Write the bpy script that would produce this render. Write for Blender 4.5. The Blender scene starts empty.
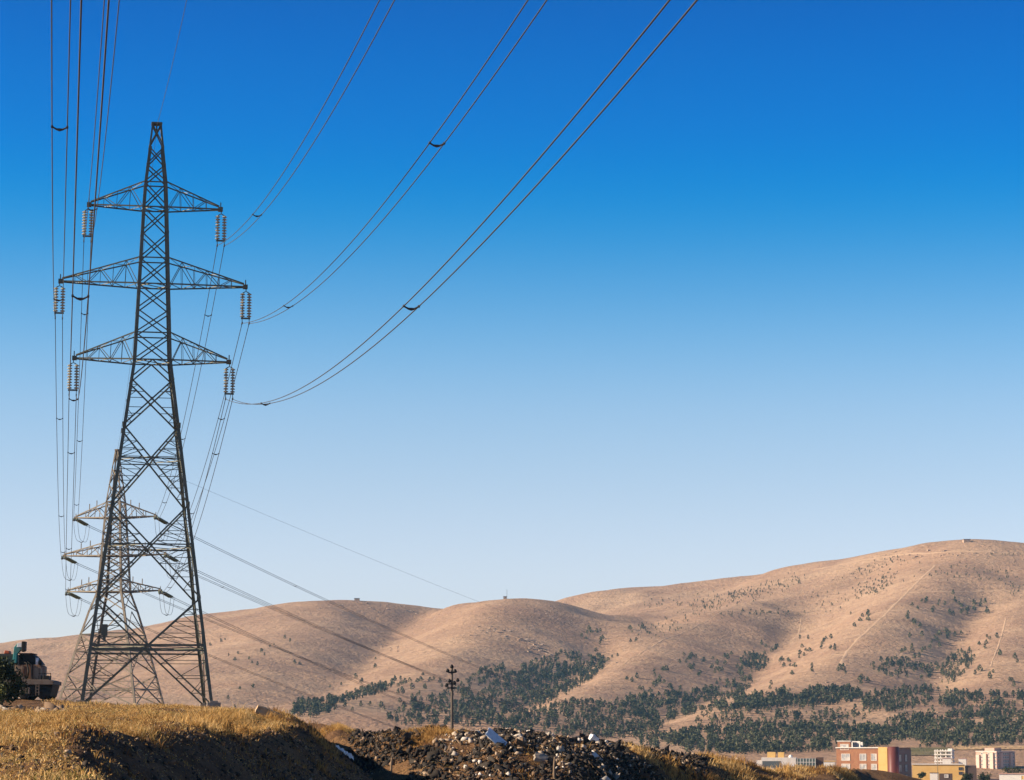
import bpy, bmesh, math, random
import numpy as np
from mathutils import Vector, Matrix, noise as mnoise

random.seed(7)
rng = np.random.default_rng(7)
scene = bpy.context.scene
col = scene.collection

# ------------------------------------------------------------------ camera
F = 2500.0
PITCH = math.atan(350.0 / F)
CP, SP = math.cos(PITCH), math.sin(PITCH)
cam_data = bpy.data.cameras.new("camera")
cam = bpy.data.objects.new("camera", cam_data)
col.objects.link(cam)
cam_data.sensor_width = 36.0
cam_data.lens = F * 36.0 / 1024.0
cam_data.clip_start = 0.5
cam_data.clip_end = 40000.0
cam.location = (0, 0, 0)
cam.rotation_euler = (math.radians(90) + PITCH, 0, 0)
scene.camera = cam

# ------------------------------------------------------------------ world and sun
SUN_EL = math.radians(24.5)
SUN_AZ = math.radians(-97.0)          # azimuth from +Y towards +X : the sun stands on the left
EXPOSURE = 1.28
SUN_STRENGTH = 4.2
SKY_STRENGTH = 0.09
world = bpy.data.worlds.new("World")
scene.world = world
world.use_nodes = True
wn, wl = world.node_tree.nodes, world.node_tree.links
wn.clear()
w_out = wn.new("ShaderNodeOutputWorld")
w_bg = wn.new("ShaderNodeBackground")
w_sky = wn.new("ShaderNodeTexSky")
w_sky.sky_type = 'NISHITA'
w_sky.sun_disc = False
w_sky.sun_elevation = SUN_EL
w_sky.sun_rotation = SUN_AZ
w_sky.altitude = 800
w_sky.air_density = 1.0
w_sky.dust_density = 0.6
w_sky.ozone_density = 3.0
w_bg.inputs["Strength"].default_value = SKY_STRENGTH
w_tc = wn.new("ShaderNodeTexCoord")
w_sep = wn.new("ShaderNodeSeparateXYZ")
w_ramp = wn.new("ShaderNodeValToRGB")
w_mul = wn.new("ShaderNodeMix")
w_mul.data_type = 'RGBA'
w_mul.blend_type = 'MULTIPLY'
w_mul.inputs[0].default_value = 1.0
w_map = wn.new("ShaderNodeMath")
w_map.operation = 'MULTIPLY'
w_map.inputs[1].default_value = 2.5
SKY_GRADE = [  # elevation (sine x 2.5), grade of the clear-air sky colour
    (0.0, (0.8978, 0.7475, 0.8068)),
    (0.128, (0.8978, 0.7475, 0.8068)),
    (0.168, (0.9521, 0.7675, 0.805)),
    (0.247, (0.8466, 0.7281, 0.7349)),
    (0.327, (0.708, 0.7142, 0.7399)),
    (0.396, (0.4416, 0.6518, 0.7384)),
    (0.465, (0.1716, 0.5415, 0.7196)),
    (0.528, (0.0026, 0.4577, 0.7275)),
    (0.591, (0.0005, 0.3672, 0.7336)),
    (0.653, (0.0005, 0.3294, 0.7023)),
    (0.715, (0.0005, 0.2779, 0.6629)),
    (0.85, (0.02, 0.25, 0.55)),
    (1.0, (0.06, 0.14, 0.22))]
wl.new(w_tc.outputs["Generated"], w_sep.inputs[0])
wl.new(w_sep.outputs["Z"], w_map.inputs[0])
wl.new(w_map.outputs[0], w_ramp.inputs[0])
wl.new(w_sky.outputs[0], w_mul.inputs[6])
wl.new(w_ramp.outputs[0], w_mul.inputs[7])
wl.new(w_mul.outputs[2], w_bg.inputs["Color"])
wl.new(w_bg.outputs[0], w_out.inputs["Surface"])
w_ramp.color_ramp.interpolation = "B_SPLINE"
els = w_ramp.color_ramp.elements
while len(els) < len(SKY_GRADE):
    els.new(0.5)
for e, (p, c) in zip(els, SKY_GRADE):
    e.position = p
    e.color = (*c, 1)

sun_data = bpy.data.lights.new("sun", 'SUN')
sun_data.energy = SUN_STRENGTH
sun_data.angle = math.radians(0.5)
sun_data.color = (1.0, 0.80, 0.58)
sun = bpy.data.objects.new("sun", sun_data)
col.objects.link(sun)
sdir = Vector((math.sin(SUN_AZ) * math.cos(SUN_EL), math.cos(SUN_AZ) * math.cos(SUN_EL), math.sin(SUN_EL)))
sun.rotation_euler = sdir.to_track_quat('Z', 'Y').to_euler()
sun.location = (-200, 0, 200)

scene.view_settings.view_transform = 'Standard'
scene.view_settings.look = 'None'
scene.view_settings.exposure = EXPOSURE
scene.view_settings.gamma = 1.0
scene.render.engine = 'CYCLES'
scene.cycles.max_bounces = 5
scene.cycles.volume_bounces = 0

# ------------------------------------------------------------------ helpers
def unproj(px, py, Y):
    a, b = (px - 512.0) / F, (390.0 - py) / F
    d = np.array([a, CP - b * SP, SP + b * CP])
    return d * (Y / d[1])

def proj(p):
    dep = p[1] * CP + p[2] * SP
    return 512 + F * p[0] / dep, 390 - F * (p[2] * CP - p[1] * SP) / dep

def zpx(py, Y):
    return float(unproj(512, py, Y)[2])

def tag(o, label=None, cat=None, group=None, kind=None):
    if label: o["label"] = label
    if cat: o["category"] = cat
    if group: o["group"] = group
    if kind: o["kind"] = kind
    return o

def empty(name, loc=(0, 0, 0), rz=0.0):
    o = bpy.data.objects.new(name, None)
    o.empty_display_size = 0.5
    o.location = loc
    o.rotation_euler = (0, 0, rz)
    col.objects.link(o)
    return o

def from_arrays(name, verts, faces, mat=None, parent=None, smooth=False, tint=None):
    me = bpy.data.meshes.new(name)
    verts = np.asarray(verts, dtype=np.float32)
    if isinstance(faces, np.ndarray):
        n, k = faces.shape
        me.vertices.add(len(verts))
        me.vertices.foreach_set("co", verts.ravel())
        me.loops.add(n * k)
        me.loops.foreach_set("vertex_index", faces.astype(np.int32).ravel())
        me.polygons.add(n)
        me.polygons.foreach_set("loop_start", np.arange(0, n * k, k, dtype=np.int32))
        me.update(calc_edges=True)
        me.validate()
    else:
        me.from_pydata([tuple(v) for v in verts], [], faces)
    if tint is not None:
        at = me.attributes.new("tint", 'FLOAT', 'POINT')
        at.data.foreach_set("value", np.asarray(tint, dtype=np.float32))
    if smooth:
        me.polygons.foreach_set("use_smooth", np.ones(len(me.polygons), dtype=bool))
    o = bpy.data.objects.new(name, me)
    if mat: me.materials.append(mat)
    col.objects.link(o)
    if parent: o.parent = parent
    return o

class MB:
    """collects shapes, then links them as ONE mesh object"""
    def __init__(self):
        self.v, self.f = [], []
    def add(self, vs, fs):
        b = len(self.v)
        self.v.extend([tuple(map(float, p)) for p in vs])
        self.f.extend([tuple(b + i for i in f) for f in fs])
    def box(self, c, s, rz=0.0, rot=None):
        m = rot if rot else Matrix.Rotation(rz, 3, 'Z')
        vs = []
        for x in (-1, 1):
            for y in (-1, 1):
                for z in (-1, 1):
                    vs.append(Vector(c) + m @ Vector((x * s[0] / 2, y * s[1] / 2, z * s[2] / 2)))
        self.add(vs, [(0, 1, 3, 2), (4, 6, 7, 5), (0, 4, 5, 1), (2, 3, 7, 6), (0, 2, 6, 4), (1, 5, 7, 3)])
    def bar(self, p, q, w, t=None):
        p, q = Vector(p), Vector(q)
        d = (q - p)
        if d.length < 1e-6: return
        d.normalize()
        ref = Vector((0, 0, 1)) if abs(d.z) < 0.9 else Vector((0, 1, 0))
        a = d.cross(ref).normalized()
        b = d.cross(a).normalized()
        t = w if t is None else t
        vs = []
        for e in (p, q):
            for sa, sb in ((-1, -1), (1, -1), (1, 1), (-1, 1)):
                vs.append(e + a * sa * t / 2 + b * sb * w / 2)
        self.add(vs, [(0, 1, 2, 3), (7, 6, 5, 4), (0, 4, 5, 1), (1, 5, 6, 2), (2, 6, 7, 3), (3, 7, 4, 0)])
    def angle(self, p, q, ax, ay, w, t):
        """rolled L section from p to q, flanges along ax and ay"""
        p, q, ax, ay = Vector(p), Vector(q), Vector(ax), Vector(ay)
        prof = [(0, 0), (w, 0), (w, t), (t, t), (t, w), (0, w)]
        vs = [e + ax * u + ay * v for e in (p, q) for u, v in prof]
        fs = [tuple(range(5, -1, -1)), tuple(range(6, 12))]
        for i in range(6):
            j = (i + 1) % 6
            fs.append((i, j, 6 + j, 6 + i))
        self.add(vs, fs)
    def tube(self, pts, r, n=6, cap=True):
        pts = [Vector(p) for p in pts]
        rs = r if hasattr(r, '__len__') else [r] * len(pts)
        base = len(self.v)
        for i, p in enumerate(pts):
            d = (pts[min(i + 1, len(pts) - 1)] - pts[max(i - 1, 0)]).normalized()
            ref = Vector((0, 0, 1)) if abs(d.z) < 0.95 else Vector((1, 0, 0))
            a = d.cross(ref).normalized()
            b = d.cross(a).normalized()
            for k in range(n):
                an = 2 * math.pi * k / n
                self.v.append(tuple(p + (a * math.cos(an) + b * math.sin(an)) * rs[i]))
        for i in range(len(pts) - 1):
            for k in range(n):
                k2 = (k + 1) % n
                self.f.append((base + i * n + k, base + i * n + k2, base + (i + 1) * n + k2, base + (i + 1) * n + k))
        if cap:
            self.f.append(tuple(base + k for k in range(n - 1, -1, -1)))
            self.f.append(tuple(base + (len(pts) - 1) * n + k for k in range(n)))
    def lathe(self, p, q, prof, n=10):
        """prof: (distance along p->q, radius)"""
        p, q = Vector(p), Vector(q)
        d = (q - p).normalized()
        pts = [p + d * s for s, r in prof]
        ref = Vector((0, 0, 1)) if abs(d.z) < 0.9 else Vector((1, 0, 0))
        a = d.cross(ref).normalized()
        b = d.cross(a).normalized()
        base = len(self.v)
        for c, (s, r) in zip(pts, prof):
            for k in range(n):
                an = 2 * math.pi * k / n
                self.v.append(tuple(c + (a * math.cos(an) + b * math.sin(an)) * r))
        for i in range(len(pts) - 1):
            for k in range(n):
                k2 = (k + 1) % n
                self.f.append((base + i * n + k, base + i * n + k2, base + (i + 1) * n + k2, base + (i + 1) * n + k))
        self.f.append(tuple(base + k for k in range(n - 1, -1, -1)))
        self.f.append(tuple(base + (len(pts) - 1) * n + k for k in range(n)))
    def prism(self, outline, y0, y1):
        """outline in x,z ; extruded along y"""
        n = len(outline)
        vs = [(x, y0, z) for x, z in outline] + [(x, y1, z) for x, z in outline]
        fs = [tuple(range(n)), tuple(range(2 * n - 1, n - 1, -1))]
        for i in range(n):
            j = (i + 1) % n
            fs.append((i, n + i, n + j, j))
        self.add(vs, fs)
    def build(self, name, mat, parent=None, smooth=False):
        me = bpy.data.meshes.new(name)
        me.from_pydata(self.v, [], self.f)
        me.validate()
        bm = bmesh.new()
        bm.from_mesh(me)
        bmesh.ops.recalc_face_normals(bm, faces=bm.faces)
        bm.to_mesh(me)
        bm.free()
        if smooth:
            for p in me.polygons: p.use_smooth = True
        if mat: me.materials.append(mat)
        o = bpy.data.objects.new(name, me)
        col.objects.link(o)
        if parent: o.parent = parent
        return o

# ---- materials
def new_mat(name):
    m = bpy.data.materials.new(name)
    m.use_nodes = True
    nt = m.node_tree
    return m, nt, nt.nodes["Principled BSDF"]

def mix_node(nt, blend='MIX'):
    n = nt.nodes.new("ShaderNodeMix")
    n.data_type = 'RGBA'
    n.blend_type = blend
    return n

def noise_fac(nt, scale, detail=6, rough=0.6, lo=0.35, hi=0.65, coord="pos", stretch=None):
    if coord == "pos":
        g = nt.nodes.new("ShaderNodeNewGeometry").outputs["Position"]
    else:
        g = nt.nodes.new("ShaderNodeTexCoord").outputs["Object"]
    if stretch:
        mp = nt.nodes.new("ShaderNodeMapping")
        mp.inputs["Scale"].default_value = stretch
        nt.links.new(g, mp.inputs[0])
        g = mp.outputs[0]
    n = nt.nodes.new("ShaderNodeTexNoise")
    n.inputs["Scale"].default_value = scale
    n.inputs["Detail"].default_value = detail
    n.inputs["Roughness"].default_value = rough
    nt.links.new(g, n.inputs["Vector"])
    r = nt.nodes.new("ShaderNodeMapRange")
    r.inputs[1].default_value = lo
    r.inputs[2].default_value = hi
    nt.links.new(n.outputs[0], r.inputs[0])
    return r.outputs[0]

def mat_layers(name, base, layers, rough=0.9, bump=None, metal=0.0, spec=0.3, coord="pos"):
    """base colour, then layers of (colour, scale, lo, hi, amount[, stretch])"""
    m, nt, b = new_mat(name)
    rgb = nt.nodes.new("ShaderNodeRGB")
    rgb.outputs[0].default_value = (*base, 1)
    cur = rgb.outputs[0]
    for L in layers:
        c, sc, lo, hi, am = L[:5]
        f = noise_fac(nt, sc, lo=lo, hi=hi, coord=coord, stretch=L[5] if len(L) > 5 else None)
        mul = nt.nodes.new("ShaderNodeMath")
        mul.operation = 'MULTIPLY'
        mul.inputs[1].default_value = am
        nt.links.new(f, mul.inputs[0])
        mx = mix_node(nt)
        nt.links.new(mul.outputs[0], mx.inputs[0])
        nt.links.new(cur, mx.inputs[6])
        mx.inputs[7].default_value = (*c, 1)
        cur = mx.outputs[2]
    nt.links.new(cur, b.inputs["Base Color"])
    b.inputs["Roughness"].default_value = rough
    b.inputs["Metallic"].default_value = metal
    b.inputs["Specular IOR Level"].default_value = spec
    if bump:
        sc, st, dist = bump
        f = noise_fac(nt, sc, detail=8, lo=0.2, hi=0.8, coord=coord)
        bn = nt.nodes.new("ShaderNodeBump")
        bn.inputs["Strength"].default_value = st
        bn.inputs["Distance"].default_value = dist
        nt.links.new(f, bn.inputs["Height"])
        nt.links.new(bn.outputs[0], b.inputs["Normal"])
    return m

def mat_tint(name, stops, rough=0.9, transl=0.0):
    """colour picked per blade / stone by the 'tint' attribute"""
    m, nt, b = new_mat(name)
    at = nt.nodes.new("ShaderNodeAttribute")
    at.attribute_name = "tint"
    r = nt.nodes.new("ShaderNodeValToRGB")
    e = r.color_ramp.elements
    while len(e) < len(stops): e.new(0.5)
    for el, (p, c) in zip(e, stops):
        el.position = p
        el.color = (*c, 1)
    nt.links.new(at.outputs["Fac"], r.inputs[0])
    nt.links.new(r.outputs[0], b.inputs["Base Color"])
    b.inputs["Roughness"].default_value = rough
    b.inputs["Specular IOR Level"].default_value = 0.2
    if transl:
        tr = nt.nodes.new("ShaderNodeBsdfTranslucent")
        nt.links.new(r.outputs[0], tr.inputs[0])
        mx = nt.nodes.new("ShaderNodeMixShader")
        mx.inputs[0].default_value = transl
        nt.links.new(b.outputs[0], mx.inputs[1])
        nt.links.new(tr.outputs[0], mx.inputs[2])
        nt.links.new(mx.outputs[0], nt.nodes["Material Output"].inputs["Surface"])
    return m

M = {}
M['hill'] = mat_layers("dry_hillside", (0.36, 0.235, 0.155), [
    ((0.45, 0.315, 0.21), 0.006, 0.40, 0.62, 0.8),
    ((0.285, 0.18, 0.125), 0.014, 0.46, 0.66, 0.7),
    ((0.24, 0.155, 0.105), 0.07, 0.48, 0.66, 0.5, (.4, .8, 5)),
    ((0.49, 0.36, 0.25), 0.13, 0.54, 0.70, 0.5),
    ((0.16, 0.115, 0.075), 0.26, 0.57, 0.67, 0.75),
], rough=0.95, spec=0.1, bump=(0.22, 0.7, 1.8))
M['soil'] = mat_layers("brown_soil", (0.15, 0.085, 0.046), [
    ((0.25, 0.15, 0.075), 0.35, 0.45, 0.65, 0.8),
    ((0.055, 0.033, 0.022), 1.3, 0.50, 0.68, 0.8),
    ((0.26, 0.17, 0.10), 6.0, 0.58, 0.70, 0.7),
    ((0.05, 0.035, 0.028), 14.0, 0.55, 0.66, 0.6),
], rough=0.95, spec=0.1, bump=(7.0, 0.9, 0.12))
M['steel'] = mat_layers("weathered_steel", (0.115, 0.12, 0.09), [
    ((0.17, 0.165, 0.125), 1.5, 0.45, 0.65, 0.8),
    ((0.10, 0.06, 0.04), 5.0, 0.58, 0.70, 0.6)], rough=0.55, metal=0.35, spec=0.4)
M['pale_steel'] = mat_layers("pale_weathered_steel", (0.215, 0.19, 0.15), [
    ((0.15, 0.11, 0.08), 0.8, 0.45, 0.65, 0.7)], rough=0.6, metal=0.2)
M['wire'] = mat_layers("aluminium_wire", (0.085, 0.085, 0.085), [], rough=0.5, metal=0.4)
M['glass_disc'] = mat_layers("insulator_glass", (0.42, 0.42, 0.33), [
    ((0.22, 0.17, 0.12), 9.0, 0.45, 0.6, 0.8)], rough=0.2, spec=0.6)
M['green_disc'] = mat_layers("green_insulator_glass", (0.16, 0.19, 0.11), [], rough=0.25, spec=0.6)
M['concrete'] = mat_layers("concrete", (0.36, 0.31, 0.25), [
    ((0.22, 0.18, 0.14), 3.0, 0.45, 0.65, 0.7)], rough=0.9)

# ------------------------------------------------------------------ the land
def rbf_fit(pts, sy, eps, lam=0.0):
    p = np.array([(a, b * sy) for a, b, _ in pts], dtype=np.float64)
    z = np.array([c for _, _, c in pts])
    d = np.sqrt(((p[:, None] - p[None]) ** 2).sum(-1) + eps * eps)
    n = len(p)
    A = np.zeros((n + 1, n + 1))
    A[:n, :n] = d
    A[:n, n] = 1
    A[n, :n] = 1
    A[np.arange(n), np.arange(n)] -= lam
    w = np.linalg.solve(A, np.append(z, 0))
    def ev(x, y):
        x, y = np.asarray(x, float), np.asarray(y, float)
        sh = x.shape
        q = np.stack([x.ravel(), y.ravel() * sy], 1)
        out = np.zeros(len(q))
        for i in range(0, len(q), 40000):
            qq = q[i:i + 40000]
            dd = np.sqrt(((qq[:, None] - p[None]) ** 2).sum(-1) + eps * eps)
            out[i:i + 40000] = dd @ w[:n] + w[n]
        return out.reshape(sh)
    return ev

def fbm(x, y, scale, octaves=5, seed=0, gain=0.5):
    """value noise in numpy"""
    x, y = np.asarray(x, float) / scale, np.asarray(y, float) / scale
    out = np.zeros_like(x)
    amp, tot = 1.0, 0.0
    for o in range(octaves):
        xi, yi = np.floor(x).astype(np.int64), np.floor(y).astype(np.int64)
        fx, fy = x - xi, y - yi
        fx, fy = fx * fx * fx * (fx * (fx * 6 - 15) + 10), fy * fy * fy * (fy * (fy * 6 - 15) + 10)
        def h(a, b):
            n = (a * 374761393 + b * 668265263 + (seed + o) * 974634541) & 0x7fffffff
            n = ((n ^ (n >> 13)) * 1274126177) & 0x7fffffff
            n = (n ^ (n >> 16)) & 0xffff
            return n / 32767.5 - 1.0
        v = (h(xi, yi) * (1 - fx) + h(xi + 1, yi) * fx) * (1 - fy) + (h(xi, yi + 1) * (1 - fx) + h(xi + 1, yi + 1) * fx) * fy
        out += amp * v
        tot += amp
        amp *= gain
        x, y = x * 2.03 + 17.3, y * 2.03 - 9.1
    return out / tot

SKY = [(-160, 660, 2700), (-60, 652, 2650), (0, 646, 2600), (51, 640, 2600), (100, 634, 2600), (159, 627, 2580), (205, 616, 2560), (251, 611, 2550),
       (290, 607, 2530), (330, 602, 2520), (356, 600, 2500), (387, 603, 2520), (419, 608, 2560), (454, 604, 2450), (473, 601, 2400), (505, 594.5, 2350),
       (532, 597, 2370), (551, 599.5, 2385), (590, 593, 2850), (624, 588.5, 2880), (667, 587, 2880), (722, 580, 2840), (772, 569.5, 2760),
       (819, 564, 2700), (874, 553, 2640), (917, 545.5, 2600), (968, 542.5, 2560), (1024, 545, 2560), (1100, 552, 2550), (1200, 562, 2560)]
RUNS = [   # spur crests and valley floors, each a line down the hill (pixel, distance)
    # spur running down left of the pole, and the valley on its left
    [(505, 594.5, 2350), (477, 615, 2210), (468, 629, 2110), (447, 655, 1930), (428, 676, 1780), (394, 685, 1680), (350, 700, 1570), (319, 718, 1470)],
    [(419, 608, 2560), (419, 625, 2440), (400, 640, 2300), (380, 660, 2130), (363, 677, 1970), (330, 700, 1760), (295, 716, 1610)],
    # low spur further left
    [(356, 600, 2500), (338, 618, 2350), (320, 634, 2210), (295, 657, 2010), (254, 683, 1800), (221, 700, 1650), (190, 714, 1530)],
    # wooded valley
    [(562, 602, 2400), (586, 620, 2290), (597, 650, 2140), (600, 668, 2045), (575, 690, 1890), (545, 706, 1750), (520, 726, 1560)],
    # second spur
    [(822, 570, 2660), (790, 586, 2600), (766, 597, 2530), (737, 606, 2440), (713, 618, 2340), (691, 631, 2230), (664, 640, 2130), (642, 653, 2010), (620, 666, 1890), (597, 681, 1760), (565, 697, 1630), (540, 709, 1540), (505, 728, 1440)],
    # gully on its right
    [(812, 603, 2500), (802, 618, 2440), (799, 633, 2370), (789, 645, 2280), (777, 657, 2190), (770, 670, 2110), (757, 687, 1990), (738, 697, 1880), (713, 710, 1740), (669, 727, 1560), (635, 739, 1440)],
    # third spur
    [(950, 550, 2540), (936, 565, 2460), (905, 594, 2270), (874, 625, 2070), (850, 645, 1960), (819, 664, 1840), (790, 678, 1750), (753, 693, 1640), (720, 706, 1550), (690, 718, 1480)],
    # gully and fourth spur
    [(980, 600, 2310), (974, 622, 2210), (964, 653, 2050), (948, 668, 1960), (943, 684, 1860), (925, 702, 1730)],
    [(1018, 590, 2310), (1012, 610, 2190), (1003, 640, 2010), (990, 670, 1840), (985, 692, 1720)],
]
HILL = [
    (205, 650, 2240), (150, 660, 2220), (100, 680, 2000), (60, 665, 2200), (150, 700, 1760), (0, 660, 2350), (0, 690, 1900), (-100, 690, 1950),
    (530, 625, 2190), (550, 640, 2120), (515, 655, 2005), (555, 665, 1995), (500, 690, 1845), (465, 690, 1760), (460, 715, 1570), (520, 715, 1640), (400, 716, 1540),
    (620, 615, 2580), (650, 605, 2660), (690, 612, 2560), (640, 635, 2350), (720, 595, 2740), (770, 582, 2690), (660, 625, 2450), (730, 588, 2790),
    (780, 612, 2430), (760, 630, 2310), (740, 655, 2150), (720, 660, 2090), (690, 680, 1920), (650, 700, 1740), (605, 715, 1580),
    (880, 575, 2570), (860, 590, 2480), (850, 610, 2360), (835, 635, 2200),
    (950, 600, 2270), (940, 620, 2150), (920, 650, 1990), (890, 680, 1800), (850, 695, 1670), (1000, 575, 2430),
    (1060, 650, 1980), (1040, 690, 1760), (1100, 620, 2160), (1100, 700, 1700), (1200, 650, 2000),
    (938, 706, 1610), (905, 716, 1540), (880, 729, 1440), (1000, 715, 1560), (800, 722, 1500), (800, 705, 1600),
    (-100, 735, 1420), (50, 737, 1400), (200, 738, 1400), (350, 739, 1400), (480, 740, 1380), (590, 741, 1360), (680, 742, 1350), (760, 743, 1330), (860, 743, 1320), (950, 745, 1290), (1050, 746, 1280), (1200, 748, 1280)]
ctrl = []
for px, py, Y in SKY:
    p = unproj(px, py, Y)
    ctrl.append((p[0], p[1], p[2]))
    k = (Y + 260) / Y
    ctrl.append((p[0] * k, p[1] * k, p[2] - 14))
    k = (Y + 900) / Y
    ctrl.append((p[0] * k, p[1] * k, p[2] * 0.6))
for run in RUNS:
    for (a0, b0, c0), (a1, b1, c1) in zip(run[:-1], run[1:]):
        p0, p1 = unproj(a0, b0, c0), unproj(a1, b1, c1)
        n = max(1, int(np.linalg.norm(p1 - p0) / 45))
        for k in range(n):
            ctrl.append(tuple(p0 + (p1 - p0) * k / n))
    ctrl.append(tuple(p1))
seen_, c2 = set(), []
for c in ctrl:
    key = (round(c[0] / 4), round(c[1] / 4))
    if key not in seen_:
        seen_.add(key); c2.append(c)
ctrl = c2
for px, py, Y in HILL:
    p = unproj(px, py, Y)
    ctrl.append((p[0], p[1], p[2]))
for x in (-2600, -1500, -800, -300, 0, 300, 700, 1500, 2600):
    ctrl.append((x, 600, -18)); ctrl.append((x, 900, -19)); ctrl.append((x, 1100, -16)); ctrl.append((x, 200, -12)); ctrl.append((x, 5200, 40)); 
for x in (-2600, -1700, 1700, 2600):
    for y in (1500, 2200, 3000): ctrl.append((x, y, 10 if y < 1600 else 120))
hill_ev = rbf_fit(ctrl, 1.0, 15.0, 4.0)

def hill_base(x, y):
    return 0.76 * hill_ev(x, y) + 0.12 * (hill_ev(x - 50, y) + hill_ev(x + 50, y))

# rain gullies : run water down the bare slopes and carve where it gathers
GS = 7.0
_gx, _gy = np.arange(-1000, 1001, GS), np.arange(1180, 3000, GS)
def carve_table():
    X, Y = np.meshgrid(_gx, _gy)
    Z = hill_base(X, Y) + 6.0 * fbm(X, Y, 110, 4, 201)
    ny, nx = Z.shape
    acc = np.ones(Z.size)
    order = np.argsort(-Z.ravel())
    zf = Z.ravel()
    nb = [(-1, -1), (-1, 0), (-1, 1), (0, -1), (0, 1), (1, -1), (1, 0), (1, 1)]
    P = np.pad(Z, 1, constant_values=1e9)
    slope = np.stack([(Z - P[1 + a:1 + a + ny, 1 + b:1 + b + nx]) / math.hypot(a, b) for a, b in nb])
    s_ = np.clip(slope, 0, None) ** 2.2
    w = (s_ / (s_.sum(0) + 1e-12)).reshape(8, -1)
    offs = np.array([a * nx + b for a, b in nb])
    wl_ = w.T.tolist(); ol = offs.tolist(); al = acc.tolist(); n = Z.size
    for i in order.tolist():
        a = al[i]
        for k in range(8):
            q = wl_[i][k]
            if q > 0.02:
                j = i + ol[k]
                if 0 <= j < n: al[j] += a * q
    acc = np.array(al).reshape(ny, nx)
    c = np.clip(np.log(acc / 7.0), 0, 1.9)
    for _ in range(2):
        p = np.pad(c, 1, mode='edge')
        c = (p[1:-1, 1:-1] * 4 + 2 * (p[:-2, 1:-1] + p[2:, 1:-1] + p[1:-1, :-2] + p[1:-1, 2:]) + p[:-2, :-2] + p[2:, :-2] + p[:-2, 2:] + p[2:, 2:]) / 16
    return c
_carve = carve_table()
def carve(x, y):
    fx_, fy_ = np.clip((x - _gx[0]) / GS, 0, len(_gx) - 1.001), np.clip((y - _gy[0]) / GS, 0, len(_gy) - 1.001)
    i, j = fx_.astype(int), fy_.astype(int)
    u, v = fx_ - i, fy_ - j
    u, v = u * u * (3 - 2 * u), v * v * (3 - 2 * v)
    return (_carve[j, i] * (1 - u) + _carve[j, i + 1] * u) * (1 - v) + (_carve[j + 1, i] * (1 - u) + _carve[j + 1, i + 1] * u) * v

def far_z(x, y):
    x, y = np.asarray(x, float), np.asarray(y, float)
    z = hill_base(x, y)
    up = np.clip((y - 1250) / 350, 0, 1)
    up = up * up * (3 - 2 * up)
    top_ = np.clip((205 - z) / 60, .2, 1)
    z = z + up * (-2.5 * top_ * carve(x, y) + 2.0 + 2.2 * fbm(x, y, 150, 3, 11) + 1.5 * (fbm(x, y, 46, 4, 5) - np.abs(fbm(x * 1.0, y * 0.55, 70, 3, 23))))
    d = np.hypot(x, y - 1500)
    w = np.clip((d - 2600) / 2500, 0, 1)
    return z * (1 - w) - 12 * w

# ---- near ground: a grassy bank on the left, a rubble heap, a low bank further right
def XPX(px, Y): return (px - 512.0) / F * Y / CP * 1.0
PLAT = [(-50, 792, 22), (0, 792, 22), (100, 787, 22), (0, 765, 29), (60, 763, 29), (0, 742, 36), (40, 744, 34), (0, 728, 44), (50, 734, 38), (58, 725, 41),
        (110, 726, 46), (170, 727, 54), (225, 729, 61), (262, 727, 70), (292, 722, 80), (30, 715, 60), (0, 719, 60), (-60, 715, 60), (60, 714, 62), (100, 715, 64),
        (150, 715.5, 68), (200, 716, 72), (245, 714, 77), (270, 715, 81), (0, 715, 88), (20, 713, 88), (0, 701, 137), (50, 702, 137), (-80, 701, 137), (100, 713, 100), (200, 714, 100), (270, 717, 100),
        (84, 707, 165), (213, 710, 168), (150, 709, 171), (110, 706.5, 309), (60, 706.5, 300), (165, 709, 309), (250, 718, 250), (250, 720, 171), (-100, 702, 171), (-100, 702, 309), (0, 704, 250),
        (-300, 715, 60), (-300, 705, 171), (-300, 702, 309), (-300, 770, 29), (-100, 700, 420), (110, 712, 420), (-50, 830, 14), (150, 830, 14)]
plat_ev = rbf_fit([tuple(unproj(*p)) for p in PLAT], 0.45, 1.2)
LIP1 = [(8, -1.0), (14, -1.6), (20, -3.1), (24, -4.0), (29, -5.2), (34, -6.35), (40, -7.3), (46, -7.45), (54, -7.4), (61, -7.05), (70, -7.0), (80, -7.05), (90, -8.2), (120, -11.4), (171, -17.2), (220, -23), (330, -36), (420, -46)]
RIDGE2 = [(290, 719, 131), (325, 721, 126), (345, 723, 122), (365, 731, 120), (400, 730, 118), (435, 729, 116), (460, 730, 115), (500, 727, 114), (530, 731, 114), (560, 735, 114), (600, 739, 116), (640, 746, 119),
          (700, 754.5, 123), (740, 761, 127), (780, 770, 131), (830, 779, 136), (900, 797, 142)]
RIDGE3 = [(650, 790, 185), (700, 776, 180), (750, 771.5, 176), (790, 767, 173), (830, 768, 174), (860, 769, 190), (890, 771.5, 192), (925, 780, 194), (980, 800, 196)]
def ridge_tab(R):
    P = np.array([unproj(*p) for p in R])
    return P[:, 0], P[:, 1], P[:, 2]
R2, R3 = ridge_tab(RIDGE2), ridge_tab(RIDGE3)

def floor_z(x, y):
    return np.interp(y, [0, 40, 100, 200, 420, 600], [-1.8, -2.1, -2.8, -6.0, -14.0, -18])

def lip_x(x, y):
    return np.interp(y, [a for a, _ in LIP1], [b for _, b in LIP1]) + 0.45 * fbm(y, y * 0 + 3.1, 5.0, 3, 4)

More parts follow.
